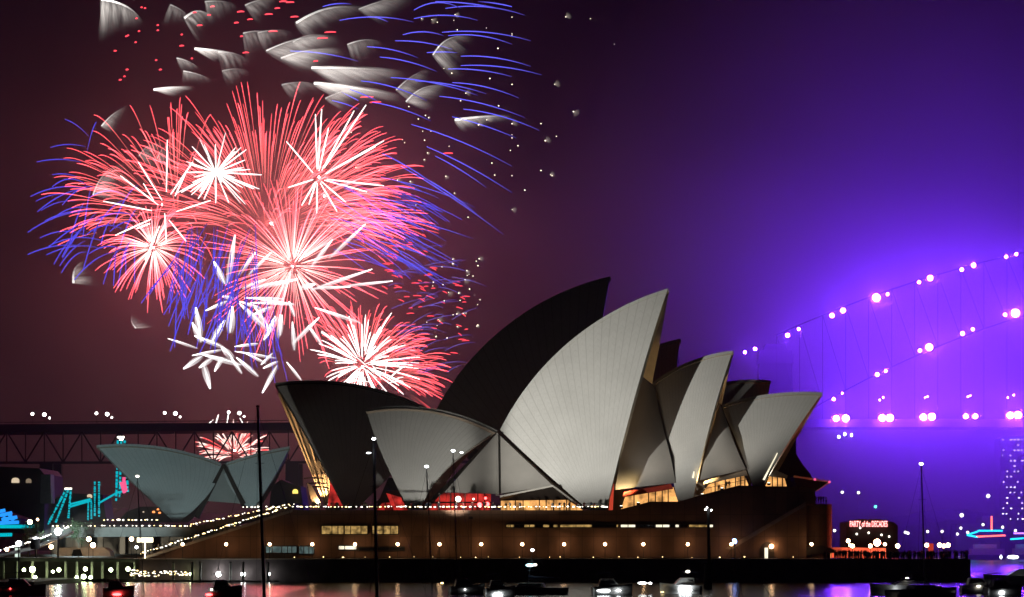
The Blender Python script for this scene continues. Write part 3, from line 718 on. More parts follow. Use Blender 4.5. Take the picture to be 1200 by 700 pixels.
# ------------------------------------------------------------------ people
def make_person(name, joints, edges, radii, cloth, zneck):
    me = bpy.data.meshes.new(name); me.from_pydata(joints, edges, [])
    o = bpy.data.objects.new(name, me); COL.objects.link(o)
    sk = o.modifiers.new('skin', 'SKIN')
    for i, r in enumerate(radii): me.skin_vertices[0].data[i].radius = (r, r)
    me.skin_vertices[0].data[0].use_root = True
    su = o.modifiers.new('sub', 'SUBSURF'); su.levels = 1; su.render_levels = 1
    bpy.context.view_layer.update()
    dg = bpy.context.evaluated_depsgraph_get()
    m2 = bpy.data.meshes.new_from_object(o.evaluated_get(dg))
    bpy.data.objects.remove(o); m2.name = name
    m2.materials.clear()
    for m in (cloth, SKIN, HAIR, CLOTH[0]): m2.materials.append(m)
    for p in m2.polygons:
        z = p.center.z; p.use_smooth = True
        p.material_index = 2 if (z > zneck+.14 or (z > zneck+.03 and p.center.y > .02)) else 1 if z > zneck else 3 if z < .88 else 0
    return m2
def person_mesh(i):
    q = random.Random(50+i)
    arm = [(.20, .02, 1.36), (.27, -.02, 1.10), (.25, -.14, .86)]
    J = [(0, 0, .95), (0, 0, 1.18), (0, 0, 1.40), (0, -.01, 1.52), (0, -.03, 1.62), (0, -.02, 1.70)]
    Ed = [(0, 1), (1, 2), (2, 3), (3, 4), (4, 5)]; Rd = [.15, .14, .15, .055, .095, .075]
    for s in (-1, 1):
        raise_ = (i == 1 and s == 1) or i == 3
        a = [(.20*s, 0, 1.40), (.30*s, -.05, 1.12), (.22*s, -.25, 1.02)] if not raise_ else [(.20*s, 0, 1.42), (.27*s, -.22, 1.30), (.12*s, -.30, 1.56)]
        b = len(J); J += a+[tuple(np.array(a[2])+np.array([0, -.05, .05]))]; Ed += [(2, b), (b, b+1), (b+1, b+2), (b+2, b+3)]; Rd += [.07, .05, .04, .045]
        sp_ = .10+.05*(i == 2)
        b = len(J); J += [(.10*s, 0, .86), (sp_*1.1*s, -.02, .48), (sp_*1.1*s, .02, .08), (sp_*1.2*s, -.14, .04)]; Ed += [(0, b), (b, b+1), (b+1, b+2), (b+2, b+3)]; Rd += [.10, .075, .055, .045]
    return make_person('person', J, Ed, Rd, CLOTH[i % 4], 1.50)
PM = [person_mesh(i) for i in range(4)]
def person(x, y, z, i, label, group, rz=0, s=1.0):
    o = bpy.data.objects.new('person', PM[i]); COL.objects.link(o); o.location = (x, y, z); o.rotation_euler.z = rz; o.scale = (s, s, s)
    tag(o, label, 'person', group); return o
q = random.Random(12)
# crowd on the right broadwalk
zb = U(0, 655.6, 600)[2]
for i in range(150):
    u = q.uniform(1002, 1134); Y = q.choice([601.2, 602.5, 604, 606, 609])+q.uniform(-.4, .4)
    p = U(u, 0, Y); person(p[0], p[1], zb, q.randrange(4), 'spectator standing in the packed crowd at the edge of the right broadwalk', 'crowd on the right broadwalk', q.uniform(-3, 3), q.uniform(.86, 1.14))
zb = U(0, 655, 592)[2]
for i in range(26):
    u = q.uniform(966, 1003); Y = q.uniform(594.5, 600); p = U(u, 0, Y)
    person(p[0], p[1], zb, q.randrange(4), 'spectator standing on the broadwalk between the podium end and the packed crowd', 'people by the rounded podium end', q.uniform(-3, 3), q.uniform(.92, 1.08))
zp = U(0, 598, YP)[2]
for i in range(34):
    u = q.uniform(350, 700); p = U(u, 0, YP+1.0+q.uniform(0, .8))
    person(p[0], p[1], zp, q.randrange(4), 'onlooker leaning by the lit balustrade on the podium edge', 'onlookers along the podium balustrade', q.uniform(-.6, .6)+(math.pi if q.random() < .3 else 0), q.uniform(.92, 1.06))
for lab, u, v, w_ in (('person standing alone before the orange foyer window above the podium', 842.5, 577, 10.2), ('left one of two people close together before the orange foyer window', 851.5, 573, 10.2), ('right one of two people close together before the orange foyer window', 854.5, 572.5, 10.2)):
    p = on(JH, u, v, w_); person(p[0], p[1], p[2], 0, lab, None, .3)
mb = MB(); mb.tube([on(JH, 818, 574.5, 11.6), on(JH, 880, 561, 11.6)], .07, 4)
for k in range(9): mb.tube([on(JH, 818+k*7.7, 574.5-k*1.68, 11.6), on(JH, 818+k*7.7, 580.5-k*1.68, 11.6)], .05, 4)
tag(mb.build('handrail', BLACK, None, on(JH, 818, 580, 11.6)), 'thin dark handrail in front of the orange foyer right of the second white shell', 'railing')
for i in range(7):
    p = U(950+i*3.0, 0, 613.8+.3*(i % 2)); person(p[0], p[1], U(0, 591, 616)[2], i % 4, 'onlooker on the flat top of the rounded podium end', 'people on the rounded podium end', q.uniform(-1, 1))
for i in range(30):
    t = q.random(); k = int(t*34); u = 162+(343-162)*(k+.5)/34; v = 655-57*(k+1)/34; p = U(u, v, 611+q.uniform(1, 2.5))
    person(p[0], p[1], U(u, v, 611)[2], q.randrange(4), 'person on the wide steps beside the lit handrail', 'people on the steps', q.uniform(-3, 3), q.uniform(.92, 1.06))

# ------------------------------------------------------------------ lit sign building at the right
SB = thing('sign_pavilion', 'dark pavilion carrying a red and white light bulb sign above the crowd', 'pavilion', U(1020, 655, 690))
mb = MB(); mb.prism([U(u, v, 690) for u, v in ((992, 656), (992, 612), (1006, 608.5), (1030, 608.5), (1047, 612), (1052, 616), (1052, 656))], (0, 14, 0)); mb.build('wall', DARK, SB)
cu = bpy.data.curves.new('sign_text', 'FONT'); cu.body = 'PARTY of the DECADES'; cu.size = 1; cu.extrude = .02; cu.offset = .012
to = bpy.data.objects.new('tmp', cu); COL.objects.link(to); bpy.context.view_layer.update()
tm = bpy.data.meshes.new_from_object(to.evaluated_get(bpy.context.evaluated_depsgraph_get())); bpy.data.objects.remove(to)
xs = [v.co.x for v in tm.vertices]; W = max(xs)-min(xs); x0 = min(xs); a = U(996, 617.6, 689.2); b = U(1040, 617.6, 689.2); sx = (b[0]-a[0])/W; hz = (617.6-610.6)*689.2/F
zs = [v.co.y for v in tm.vertices]; sz = hz/(max(zs)-min(zs))
for v in tm.vertices: v.co = Vector((a[0]+(v.co.x-x0)*sx, a[1]-v.co.z*2, a[2]+(v.co.y-min(zs))*sz))-Vector(OFF[SB.name])
tm.name = 'lettering'; tm.materials.clear(); tm.materials.append(emit('sign_bulbs', (1, .27, .26), 4.5)); link(bpy.data.objects.new('lettering', tm), SB)
for u, v in ((1004, 626), (1018, 624.5), (1033, 627), (1042, 629), (1008, 618.8)):
    mb = MB(); mb.ball(U(u, v, 689.4), .24); mb.build('window_lamp', LAMP_D, SB)
mb = MB(); mb.prism([U(u, v, 660) for u, v in ((966, 655), (966, 641.5), (1038, 642.5), (1038, 655))], (0, 3, 0)); o = mb.build('bar_stall', emit('red_orange_stall', (1, .12, .05), 2.4, True, .85, .22), None, U(1000, 655, 660)); tag(o, 'long red lit bar stall behind the crowd by the podium end', 'stall')
mb = MB(); mb.prism([U(u, v, 640) for u, v in ((1089, 655), (1089, 637), (1094, 637), (1094, 655))], (0, 2, 0)); o = mb.build('banner', emit('red_banner_light', (1, .08, .05), .5), None, U(1091, 655, 640)); tag(o, 'upright red lit banner among the crowd beside a white lamp', 'banner')

# ------------------------------------------------------------------ far right: tower block, shore lights, ferries
TW = thing('tower_block', 'tall faint apartment tower with scattered lit windows at the right edge', 'building', U(1188, 620, 1850))
mb = MB(); mb.prism([U(u, v, 1850) for u, v in ((1172, 622), (1172, 514), (1176, 511), (1212, 511), (1212, 622))], (0, 22, 0)); mb.build('wall', BUILD, TW)
q = random.Random(9); cnt = 0
for r in range(16):
    for c in range(8):
        if q.random() < (.75 if r == 0 else .30) and cnt < 95:
            u = 1175+c*4.4+q.uniform(-.6, .6); v = 516+r*6.2; w_ = q.uniform(.9, 2.2)
            mb = MB(); mb.prism([U(x_, y_, 1849.8) for x_, y_ in ((u, v), (u, v-1.3), (u+w_, v-1.3), (u+w_, v))], (0, .15, 0)); mb.build('window', WIN_S, TW); cnt += 1
for u0, u1, v0 in ((930, 962, 612), (1120, 1150, 616), (1150, 1172, 607)):
    o = thing('shore_building', {930: 'low dark block on the far shore near the rounded podium end', 1120: 'low dark block on the far shore left of the neon ferry', 1150: 'taller dark block on the far shore beside the tower'}[u0], 'building', U(u0, 640, 1800))
    mb = MB(); mb.prism([U(x_, y_, 1800) for x_, y_ in ((u0, 645), (u0, v0), (u1, v0), (u1, 645))], (0, 20, 0)); mb.build('wall', BUILD, o)
    mb = MB(); mb.prism([U(x_, y_, 1799) for x_, y_ in ((u0-1, v0), (u0+2, v0-2.5), (u1-2, v0-2.5), (u1+1, v0))], (0, 22, 0)); mb.build('roof', DARK, o)
SL = [(978, 622), (987, 577), (1006, 577.5), (1026, 594), (1064, 625), (1087, 623), (1104, 623), (1127, 604), (1126, 619), (1122, 626), (1134, 624), (1152, 615), (1158, 581.5), (1175, 618), (1190, 622), (1061, 624), (960, 628)]
for i, (u, v) in enumerate(SL):
    p = U(u, v, 1780); g0 = U(u, 640, 1780); m = emit('green_shore_lamp', (.1, 1, .5), 5) if i == 3 else LAMP_D
    o = thing('shore_lamp', f'{ORD[i]} small light from the first one listed left along the dark far shore' if False else f'small shore light {"high over the water" if v < 600 else "low by the water"}, number {i+1} from the podium end', 'lamp', g0, 'lights of the far shore')
    mb = MB(); mb.ball(p, .9 if i not in (12, 7) else 1.3, 6, 4); mb.build('globe', m, o)
    mb = MB(); mb.tube([g0, p], .12, 4); mb.build('pole', BLACK, o)
def ferry(u0, u1, v, Y, label, lines, mastm=None):
    p = U((u0+u1)/2, 0, Y); L = (u1-u0)*Y/F; o = thing('ferry', label, 'ferry', (p[0], Y, 0)); B_ = 9
    mb = MB(); n = 12; vs = []
    for z, k in ((0, .86), (2.2, 1.0)):
        for i in range(n):
            t = 2*math.pi*i/n; cx = math.copysign(abs(math.cos(t))**.6, math.cos(t)); sy = math.copysign(abs(math.sin(t))**.9, math.sin(t))
            vs.append((p[0]+cx*L/2*k, Y+sy*B_/2*k, z))
    mb.add(vs, [tuple(range(n))[::-1], tuple(range(n, 2*n))]+[(i, (i+1) % n, n+(i+1) % n, n+i) for i in range(n)]); mb.build('hull', NAVY, o)
    mb = MB(); mb.box((p[0], Y, 3.7), (L*.82, B_*.8, 2.8)); mb.build('cabin', WHITE, o)
    mb = MB(); mb.box((p[0]-L*.05, Y, 6.2), (L*.55, B_*.6, 2.0)); mb.build('upper_deck', WHITE, o)
    mb = MB(); mb.box((p[0]-L*.12, Y, 8.0), (L*.12, B_*.4, 1.5)); mb.build('wheelhouse', GLASS, o)
    for (a, b, va, vb, m) in lines:
        mb = MB(); mb.tube([U(a, va, Y-B_/2-.3), U(b, vb, Y-B_/2-.3)], .42, 5); mb.build('glow_strip', m, o)
    if mastm:
        mb = MB(); mb.tube([U(mastm[0], mastm[1], Y), U(mastm[0], mastm[2], Y)], .45, 5); mb.build('lit_mast', mastm[3], o)
RDS = emit('red_orange_strip', (1, .12, .06), 5)
FTEAL = emit('ferry_teal_strip', (.0, .62, .75), 4)
ferry(1133, 1180, 632, 1350, 'ferry outlined in teal and red neon near the far shore', [(1146, 1175, 622, 622, FTEAL), (1133, 1146, 627, 623, FTEAL), (1133, 1146, 627, 629.5, FTEAL), (1144, 1178, 629, 627.5, RDS)], (1162, 622, 605, RDS))
ferry(1184, 1222, 632, 1400, 'ferry with violet and teal strips cut by the right edge', [(1188, 1215, 625, 625, VIOLS := emit('violet_strip', (.4, .15, 1), 5)), (1184, 1210, 632, 630, FTEAL)])
mb = MB()

# ------------------------------------------------------------------ boats in the foreground
def hull_mesh(L, B_, fb, cx, y, heading=0.0, z0=-.35):
    n = 14; mb = MB(); vs = []; ca, sa = math.cos(heading), math.sin(heading)
    for lev, (zz, k) in enumerate(((z0, .62), (fb*.35, .92), (fb, 1.0))):
        for i in range(n+1):
            t = i/n; w = B_/2*k*(math.sin(math.pi*min(1, (t*.62+.38)))**.75 if t < 1 else 0.0)
            x = (t-.45)*L*(.94+.06*k); sheer = zz+(.35*fb*t*t if lev else 0)
            for s in (-1, 1): vs.append((cx+x*ca-s*w*sa, y+x*sa+s*w*ca, sheer))
    R2 = 2*(n+1); fs = []
    for lev in range(2):
        for i in range(n):
            for s in (0, 1):
                a = lev*R2+2*i+s; fs.append((a, a+2, a+2+R2, a+R2))
        fs.append((lev*R2, lev*R2+1, lev*R2+1+R2, lev*R2+R2))
    for i in range(n): a = 2*R2+2*i; fs.append((a, a+2, a+3, a+1)); b = 2*i; fs.append((b, b+1, b+3, b+2))
    mb.add(vs, fs); return mb
def yacht(u, Y, v_top, label, heading=0.0, L=11, tilt=0.0, lights=(), mr=.11, hullm=None, boom=True, light_m=None):
    p = U(u, 0, Y); x = p[0]; o = thing('sailing_yacht', label, 'yacht', (x, Y, 0)); ca, sa = math.cos(heading), math.sin(heading)
    hullm = hullm or WHITE
    W = lambda a, b, z: np.array([x+a*ca-b*sa, Y+a*sa+b*ca, z])
    hull_mesh(L, L*.3, 1.05, x, Y, heading).build('hull', hullm, o, smooth=True)
    mb = MB(); mb.box(W(.2, 0, 1.45), (L*.36, L*.17, .62), heading, .86); cb = mb.build('cabin', WHITE, o)
    mb = MB(); mb.box(W(.2, 0, 1.5), (L*.30, L*.172, .2), heading, .97); mb.build('window', GLASS, cb)
    top = U(u+tilt, v_top, Y); base = W(.8, 0, 1.2); 
    mb = MB(); mb.tube([base, top], [mr, mr*.75], 8); ms = mb.build('mast', ALU, o)
    mb = MB()
    for f in (.45, .72):
        c = base+(top-base)*f
        mb.tube([c-np.array([-sa, ca, 0])*.9*1, c+np.array([-sa, ca, 0])*.9], .035, 4)
        mb.tube([c-np.array([ca, sa, 0])*.5, c+np.array([ca, sa, 0])*.5], .035, 4)
    mb.build('spreader', ALU, ms)
    mb = MB()
    for a, b in ((L*.54, 0), (-L*.44, 0), (.6, L*.14), (.6, -L*.14)): mb.tube([top-np.array([0, 0, .3]), W(a, b, 1.15)], .018, 3)
    mb.build('rigging', BLACK, o)
    if boom:
        mb = MB(); mb.tube([W(.7, 0, 2.3), W(-L*.38, 0, 2.15)], .07, 6); mb.build('boom', ALU, o)
        mb = MB(); k = 10
        mb.tube([W(.6-(L*.36+.5)*i/k, .03*math.sin(i*2), 2.62-.012*i+.05*math.sin(i*1.9)) for i in range(k+1)], [.26-.012*i+.03*math.sin(i*2.6) for i in range(k+1)], 8); mb.build('furled_sail', NAVY, o, smooth=True)
    mb = MB(); mb.ball(top+np.array([0, 0, .15]), .20*min(1, Y/430), 8, 5, (1.5, 1, .9)); mb.build('masthead_light', light_m or DECKL, o)
    for (uu, vv, r, m, sq) in lights:
        mb = MB(); mb.ball(U(uu, vv, Y-.6), r, 8, 5, sq); mb.build('deck_light', m, o)
    return o
def cruiser(u, Y, L, label, heading=0.0, lights=(), flip=1, s=1.0):
    p = U(u, 0, Y); x = p[0]; o = thing('motor_cruiser', label, 'motorboat', (x, Y, 0)); h = heading if flip > 0 else heading+math.pi
    ca, sa = math.cos(h), math.sin(h); W = lambda a, b, z: np.array([x+a*ca-b*sa, Y+a*sa+b*ca, z])
    hull_mesh(L, L*.31, 1.3*s, x, Y, h).build('hull', WHITE, o, smooth=True)
    mb = MB(); c = [W(-L*.30, -L*.12, 1.3*s), W(L*.22, -L*.10, 1.45*s), W(L*.06, -L*.09, 2.5*s), W(-L*.24, -L*.10, 2.5*s)]
    d = W(0, L*.22, 0)-W(0, 0, 0); mb.prism(c, d); cb = mb.build('cabin', WHITE, o)
    mb = MB(); c = [W(-L*.26, -L*.124, 1.65*s), W(L*.13, -L*.112, 1.75*s), W(L*.06, -L*.105, 2.25*s), W(-L*.23, -L*.112, 2.25*s)]
    mb.prism(c, W(0, L*.23, 0)-W(0, 0, 0)); mb.build('window', GLASS, cb)
    mb = MB(); mb.prism([W(-L*.36, -L*.11, 3.3*s), W(L*.02, -L*.11, 3.4*s), W(.0, -L*.11, 3.5*s), W(-L*.36, -L*.11, 3.4*s)], d); mb.build('canopy', NAVY, o)
    mb = MB()
    for a in (-L*.34, -L*.02):
        for b in (-.10, .10): mb.tube([W(a, L*b, 1.3*s), W(a, L*b, 3.35*s)], .035, 4)
    for i in range(7): mb.tube([W(L*(.22+.045*i), L*(.105-.013*i), 1.3*s), W(L*(.22+.045*i), L*(.105-.013*i), 2.0*s)], .02, 4)
    mb.build('railing', ALU, o)
    mb = MB(); mb.tube([W(-L*.14, 0, 3.4*s), W(-L*.16, 0, 4.9*s)], [.06, .04], 5); mb.build('radar_mast', ALU, o)
    for (uu, vv, r, m, sq) in lights:
        mb = MB(); mb.ball(U(uu, vv, Y-L*.17), r, 8, 5, sq); mb.build('deck_light', m, o)
    return o
BLK = mat('dark_hull_paint', (.02, .02, .028), .25, noise=.2)
BAR = (2.2, 1, .6)
yacht(1079, 428, 545, 'yacht with a tall mast and white masthead light at the right', .5, 12, .5, [], .13, BLK)
yacht(434, 318, 516, 'yacht with a thick dark mast in front of the left grey shell', .4, 13, 4, [(432, 531, .12, DECKL, BAR)], .20, BLK, False)
yacht(302, 310, 478, 'yacht with the thickest blurred mast in front of the steps', -.3, 13, 0, [], .20, BLK, False, BLACK)
yacht(500, 322, 548.5, 'yacht with a thin mast between the thick mast and the left red foyer', .6, 9, 0, [], .07, BLK, False)
yacht(531, 316, 530, 'yacht with two lights at its masthead before the left red foyer', .9, 9, 0, [(541, 530.5, .09, DECKL, BAR)], .07, BLK, False)
yacht(624, 448, 646, 'yacht with a low mast and dark furled sail before the middle of the sea wall', 2.95, 12, 0, [(627, 662, .2, LAMP_D, (1.6, 1, 1)), (614.5, 691.5, .12, LAMP_DY, (1, 1, 1)), (621, 662.5, .3, emit('cyan_deck_light', (.5, .9, 1), 5), (2.2, 1, .8))], .08, BLK)
yacht(859, 312, 634.5, 'slim masted yacht with a blue masthead lamp before the arched doorway', .4, 10, 1.5, [], .05, BLK, False, LAMP_B)
yacht(161, 306, 560, 'yacht with a dark slim mast at the foot of the steps', .2, 9, 0, [], .05, BLK, False, LAMP_D)
cruiser(1064, 446, 11, 'white motor cruiser with a canopy under the tall mast at the right', .15, [(1063, 678, .22, LAMP_D, (1.3, 1, .8)), (1050, 695, .16, DECKL, (1.8, 1, .7))], -1)
cruiser(1147, 452, 6.5, 'small dark canopied motorboat near the right edge', .1, [(1147, 687, .22, LAMP_D, (1.6, 1, .7))], 1)
cruiser(1174, 434, 6, 'motorboat at the bottom right with one bright white lamp', .3, [(1174, 695, .32, DECKL, (1.3, 1, .8))], 1)
cruiser(1196, 548, 13, 'large cruiser cut by the right edge with two white lit windows', .05, [(1173, 653, .18, DECKL, (1, 1, 2)), (1187, 653, .45, DECKL, (2.4, 1, .7))], -1, 1.2)
cruiser(800, 452, 6.6, 'dark motor cruiser below the second white shell with a bar of white light', .1, [(803, 692, .3, DECKL, (3.6, 1, .5)), (753, 683.5, .3, DECKL, (2.4, 1, .6)), (762, 683.6, .16, DECKL, (1.6, 1, 1)), (806, 670, .28, LAMP_D, (1.3, 1, .8)), (776, 694, .1, LAMP_DY, (3, 1, .7))], -1)
cruiser(715, 440, 6.2, 'motorboat with a long white light bar below the tallest shell', .1, [(707, 692.5, .28, DECKL, (3.8, 1, .5)), (725, 692.3, .2, DECKL, (1.8, 1, .7))], 1)
cruiser(545, 446, 5.6, 'small motorboat below the red foyer with several dim lights', .2, [(518, 683.5, .16, LAMP_DY, (1.5, 1, .8)), (533, 692, .07, DECKL, (2.5, 1, .7)), (545, 691, .06, DECKL, (1, 1, 2.5))], 1)
cruiser(584, 424, 4.6, 'motorboat at the bottom edge with a bright white lamp below the lit windows', .2, [(583, 698, .38, DECKL, (1.8, 1, .8))], 1)
cruiser(24, 440, 7, 'dark motorboat in the bottom left corner', .1, [(12, 690, .1, LAMP_R, (1, 1, 1))], 1)
cruiser(137, 426, 4.6, 'small boat with a red light bar at the bottom left', .1, [(137, 696.8, .26, LAMP_R, (2.6, 1, .7))], 1)
cruiser(262, 428, 5, 'boat with a railed canopy at the foot of the thickest mast', .1, [(248, 691, .22, LAMP_D, (1, 1, .8)), (245, 697, .3, LAMP_R, (1.8, 1, .6))], 1)
# navigation pile
NP = thing('channel_pile', 'thick dark channel marker pile with two tiny lights right of the second white shell foot', 'marker', U(831, 690, 505))
mb = MB(); mb.tube([U(829, 696, 505), U(831, 660, 505)], [.8, .75], 10); mb.tube([U(831, 660, 505), U(830, 596, 505)], [.32, .22], 8); mb.build('pile', DARK, NP)
mb = MB(); mb.box(U(830, 660, 505), (1.8, 1.4, .25)); mb.tube([U(826, 597, 505), U(834, 597, 505)], .1, 5); mb.build('platform', BLACK, NP)
for u, v in ((826.5, 597.5), (828.5, 595), (833.5, 598)):
    mb = MB(); mb.ball(U(u, v, 504.5), .13); mb.build('lamp', LAMP_C, NP)

# ------------------------------------------------------------------ left waterfront
WH = thing('timber_wharf', 'dark timber wharf with open posts and lamps at the left waterline', 'wharf', U(60, 680, 598))
mb = MB(); mb.prism([U(u, v, 594) for u, v in ((-120, 657), (-120, 652), (163, 655), (163, 659))], (0, 24, 0)); mb.build('roof', DARK, WH)
mb = MB(); mb.prism([U(u, v, 592) for u, v in ((-120, 684), (-120, 678.5), (222, 678.5), (222, 684))], (0, 1.5, 0)); mb.build('lower_deck', DARK, WH)
mb = MB(); mb.prism([U(u, v, 612) for u, v in ((-120, 682), (-120, 656), (163, 656), (163, 682))], (0, .5, 0)); mb.build('back_wall', SEAW, WH)
mb = MB(); mb.box((-94, 563, .3), (12, 60, .9)); mb.build('pier_head', DARK, WH)
for i, u in enumerate((-60, -30, 4, 20, 38, 55, 77, 90, 108, 120, 138, 158)):
    mb = MB(); mb.tube([U(u, 682, 594.5), U(u, 655, 594.5)], [.28, .25], 8); mb.build('post', mat('pale_post', (.30, .29, .26), .8, noise=.4) if i == 0 else bpy.data.materials['pale_post'], WH)
for i, u in enumerate((203, 225, 235, 270, 285, 314)):
    o = thing('mooring_pile', f'{ORD[i]} pale mooring pile from the left before the sea wall under the steps', 'pile', U(u, 684, 590), 'mooring piles under the steps')
    mb = MB(); mb.tube([U(u, 686, 590), U(u, 660, 590)], [.30, .26], 8); mb.build('shaft', bpy.data.materials['pale_post'], o)
    mb = MB(); mb.ball(U(u, 659.5, 590), .30, 8, 5, (1, 1, .6)); mb.build('cap', DARK, o)
GL = [(28, 668, .36), (38, 667.5, .62), (69, 668, .42), (100, 667, .42), (130, 668, .42), (150, 667, .44), (90, 677, .36), (98, 676, .5), (106, 677, .38), (41, 677, .42), (62, 670, .3)]
for i, (u, v, r) in enumerate(GL):
    p = U(u, v, 593.2); o = thing('wharf_lamp', f'{ORD[i]} greenish lamp of the timber wharf counting {"its upper row then lower row" }', 'lamp', p, 'greenish lamps on the timber wharf')
    mb = MB(); mb.ball(p, r, 8, 5); mb.build('globe', LAMP_G, o); mb = MB(); mb.tube([p+np.array([0, .2, 0]), p+np.array([0, .5, 1.2])], .06, 4); mb.build('bracket', BLACK, o)
for i, (u, v) in enumerate(((224, 673), (256, 673), (285, 673), (315, 673))):
    p = U(u, v, 590.2); o = thing('pier_lamp', f'{ORD[i]} white lamp from the left on the low landing under the steps', 'lamp', p, 'white lamps on the low landing')
    mb = MB(); mb.ball(p, (.36, .52, .46, .3)[i], 8, 5); mb.build('globe', LAMP_C if i else LAMP_G, o); mb = MB(); mb.tube([p, p+np.array([0, .3, -1.4])], .05, 4); mb.build('bracket', BLACK, o)
mb = MB(); mb.prism([U(u, v, 588) for u, v in ((150, 684), (150, 680), (326, 680.5), (326, 684))], (0, 3.2, 0)); tag(mb.build('landing', DARK, None, U(240, 684, 588)), 'low floating landing at the waterline under the steps', 'jetty')
LS = thing('light_string', 'tangle of tiny warm lights strung above the low landing', 'lights', U(155, 672, 590)); q = random.Random(3)
mb = MB(); mb.tube([U(152+i*9, 669+.3*math.sin(i), 590) for i in range(9)], .04, 4); mb.build('wire', BLACK, LS)
for i in range(85):
    t = q.random(); u = 152+70*t; v = 667.5+3*t+q.random()*(8 if u < 186 else 4)
    mb = MB(); mb.ball(U(u, v, 589.8+q.random()), q.uniform(.06, .13), 5, 4, (1.8, 1, 1)); mb.build('bulb', LAMP_D if q.random() < .6 else LAMP_DY, LS)
for u, v, m, r, lab in ((8, 644, LAMP_W, .4, 'warm lamp under the white one at the far left edge'), (104, 632, LAMP_W, .5, 'warm globe lamp left of the steps, upper of two'), (109, 639, LAMP_W, .55, 'warm globe lamp left of the steps, lower of two'), (60, 641, LAMP_W, .45, 'pale lamp on a short white post on the quay'), (154, 632, LAMP_W, .45, 'warm lamp just left of the bright white light box'), (160, 641.5, LAMP_C, .3, 'small white lamp below the bright light box'), (35, 612, LAMP_G, .5, 'yellowish lamp shining through the small quay tree'), (44, 609, LAMP_W, .25, 'tiny lamp right of the small quay tree')):
    lamp_post(u, 607, 655, v, m, r, 'quay_lamp', lab)
mb = MB(); mb.box(U(170, 633, 609), (3.3, .5, .95)); mb.tube([U(170, 633, 609.4), U(170, 655, 609.4)], .12, 5); tag(mb.build('light_box', emit('white_light_box', (1, .86, .55), 5, True), None, U(170, 655, 609)), 'bright white rectangular light box at the foot of the steps', 'sign')
rail('balustrade', 'sloping gangway handrail with white lights rising to the brightest floodlight', [(0, 645), (40, 634), (82, 617)], 604, 4.0, [LAMP_D, LAMP_C], 1.0, .13)
mb = MB(); mb.prism([U(u, v, 604.4) for u, v in ((-10, 652), (40, 640), (84, 622), (84, 625), (40, 644), (-10, 655))], (0, 3, 0)); tag(mb.build('gangway', mat('gangway_metal', (.3, .3, .3), .6, noise=.3), None, U(40, 655, 604)), 'sloping gangway under the bright floodlights at the left', 'gangway')
mb = MB(); mb.prism([U(u, v, 612) for u, v in ((66, 652), (66, 646), (70, 642), (122, 642), (128, 646), (130, 652))], (0, 6, 0)); mb.m = 1; mb.prism([U(u, v, 611.8) for u, v in ((84, 652), (86, 644.5), (94, 643.5), (97, 652))], (0, .1, 0))
tag(mb.build('quay_shelter', [mat('shelter_panel', (.38, .36, .33), .6, noise=.3), GLASS], None, U(96, 652, 612)), 'low pale shelter on the quay behind the wharf', 'shelter')
mb = MB(); mb.prism([U(u, v, 609) for u, v in ((17.5, 655), (17.5, 642), (23, 642), (23, 655))], (0, .5, 0)); tag(mb.build('info_board', emit('pale_panel', (.8, 1, .85), 1.0), None, U(20, 655, 609)), 'small upright pale lit panel at the far left quay', 'sign')
# city behind: warehouses and teal lit towers
def building(pts, Y, depth, label, wins, m=BUILD, roof=None):
    b = U(sum(p[0] for p in pts)/len(pts), max(p[1] for p in pts), Y); o = thing('building', label, 'building', b)
    mb = MB(); mb.prism([U(u, v, Y) for u, v in pts], (0, depth, 0)); mb.build('wall', m, o)
    for u, v, w_, h_, mm in wins:
        mb = MB(); k = 8; arc = [(u-w_, v+h_)]+[(u-w_*math.cos(math.pi*i/k), v-h_*math.sin(math.pi*i/k)) for i in range(k+1)]+[(u+w_, v+h_)]
        mb.prism([U(a, b_, Y-.25) for a, b_ in arc], (0, .2, 0)); mb.build('window', mm, o)
    return o
DW = emit('dim_window', (1, .8, .55), .8)
building([(-60, 625), (-60, 552), (-20, 546), (46, 549), (52, 556), (52, 625)], 980, 40, 'dark warehouse at the far left with two dim arched windows', [(18, 563, 4.5, 3.0, DW), (33.5, 563.5, 3.2, 2.6, emit('dimmer_window', (1, .75, .5), .25))])
building([(47, 590), (48, 556), (59, 556), (60, 590)], 975, 8, 'pale square chimney tower right of the dark warehouse', [], mat('pale_masonry', (.35, .33, .3), .8, noise=.3))
building([(60, 612), (64, 585), (80, 578), (120, 580), (125, 612)], 1000, 20, 'dark gabled shed behind the teal towers', [(105, 577 + 4, 3.0, 1.8, DW), (107, 563 + 20, .8, .8, DW)])
building([(138, 612), (148, 600), (165, 594), (196, 594), (212, 612)], 860, 20, 'dark low roof under the small left shell with orange lamps', [(180, 600, 1.6, 1.2, emit('orange_window', (1, .3, .08), 2.2)), (185, 597, 1.3, 1.0, bpy.data.materials['orange_window']), (187, 601, 1.4, 1.0, bpy.data.materials['orange_window']), (168, 578 + 22, .9, .7, DW)])
building([(315, 600), (318, 570), (330, 562), (338, 566), (352, 570), (356, 600)], 900, 25, 'dark building behind the steps with one yellow lit window', [(346, 576, 3.2, 2.6, emit('yellow_window', (1, .75, .15), 1.6))])
building([(-80, 620), (-80, 604), (-10, 597), (24, 608), (24, 620)], 760, 20, 'low quay building washed in blue light at the far left edge', [])
def strip(o, a, b, Y, m, r): mb = MB(); mb.tube([U(*a, Y), U(*b, Y)], r, 5); mb.build('glow_strip', m, o)
o = thing('blue_light_frame', 'blue and cyan glowing light frame on the low quay building', 'lights', U(10, 618, 755))
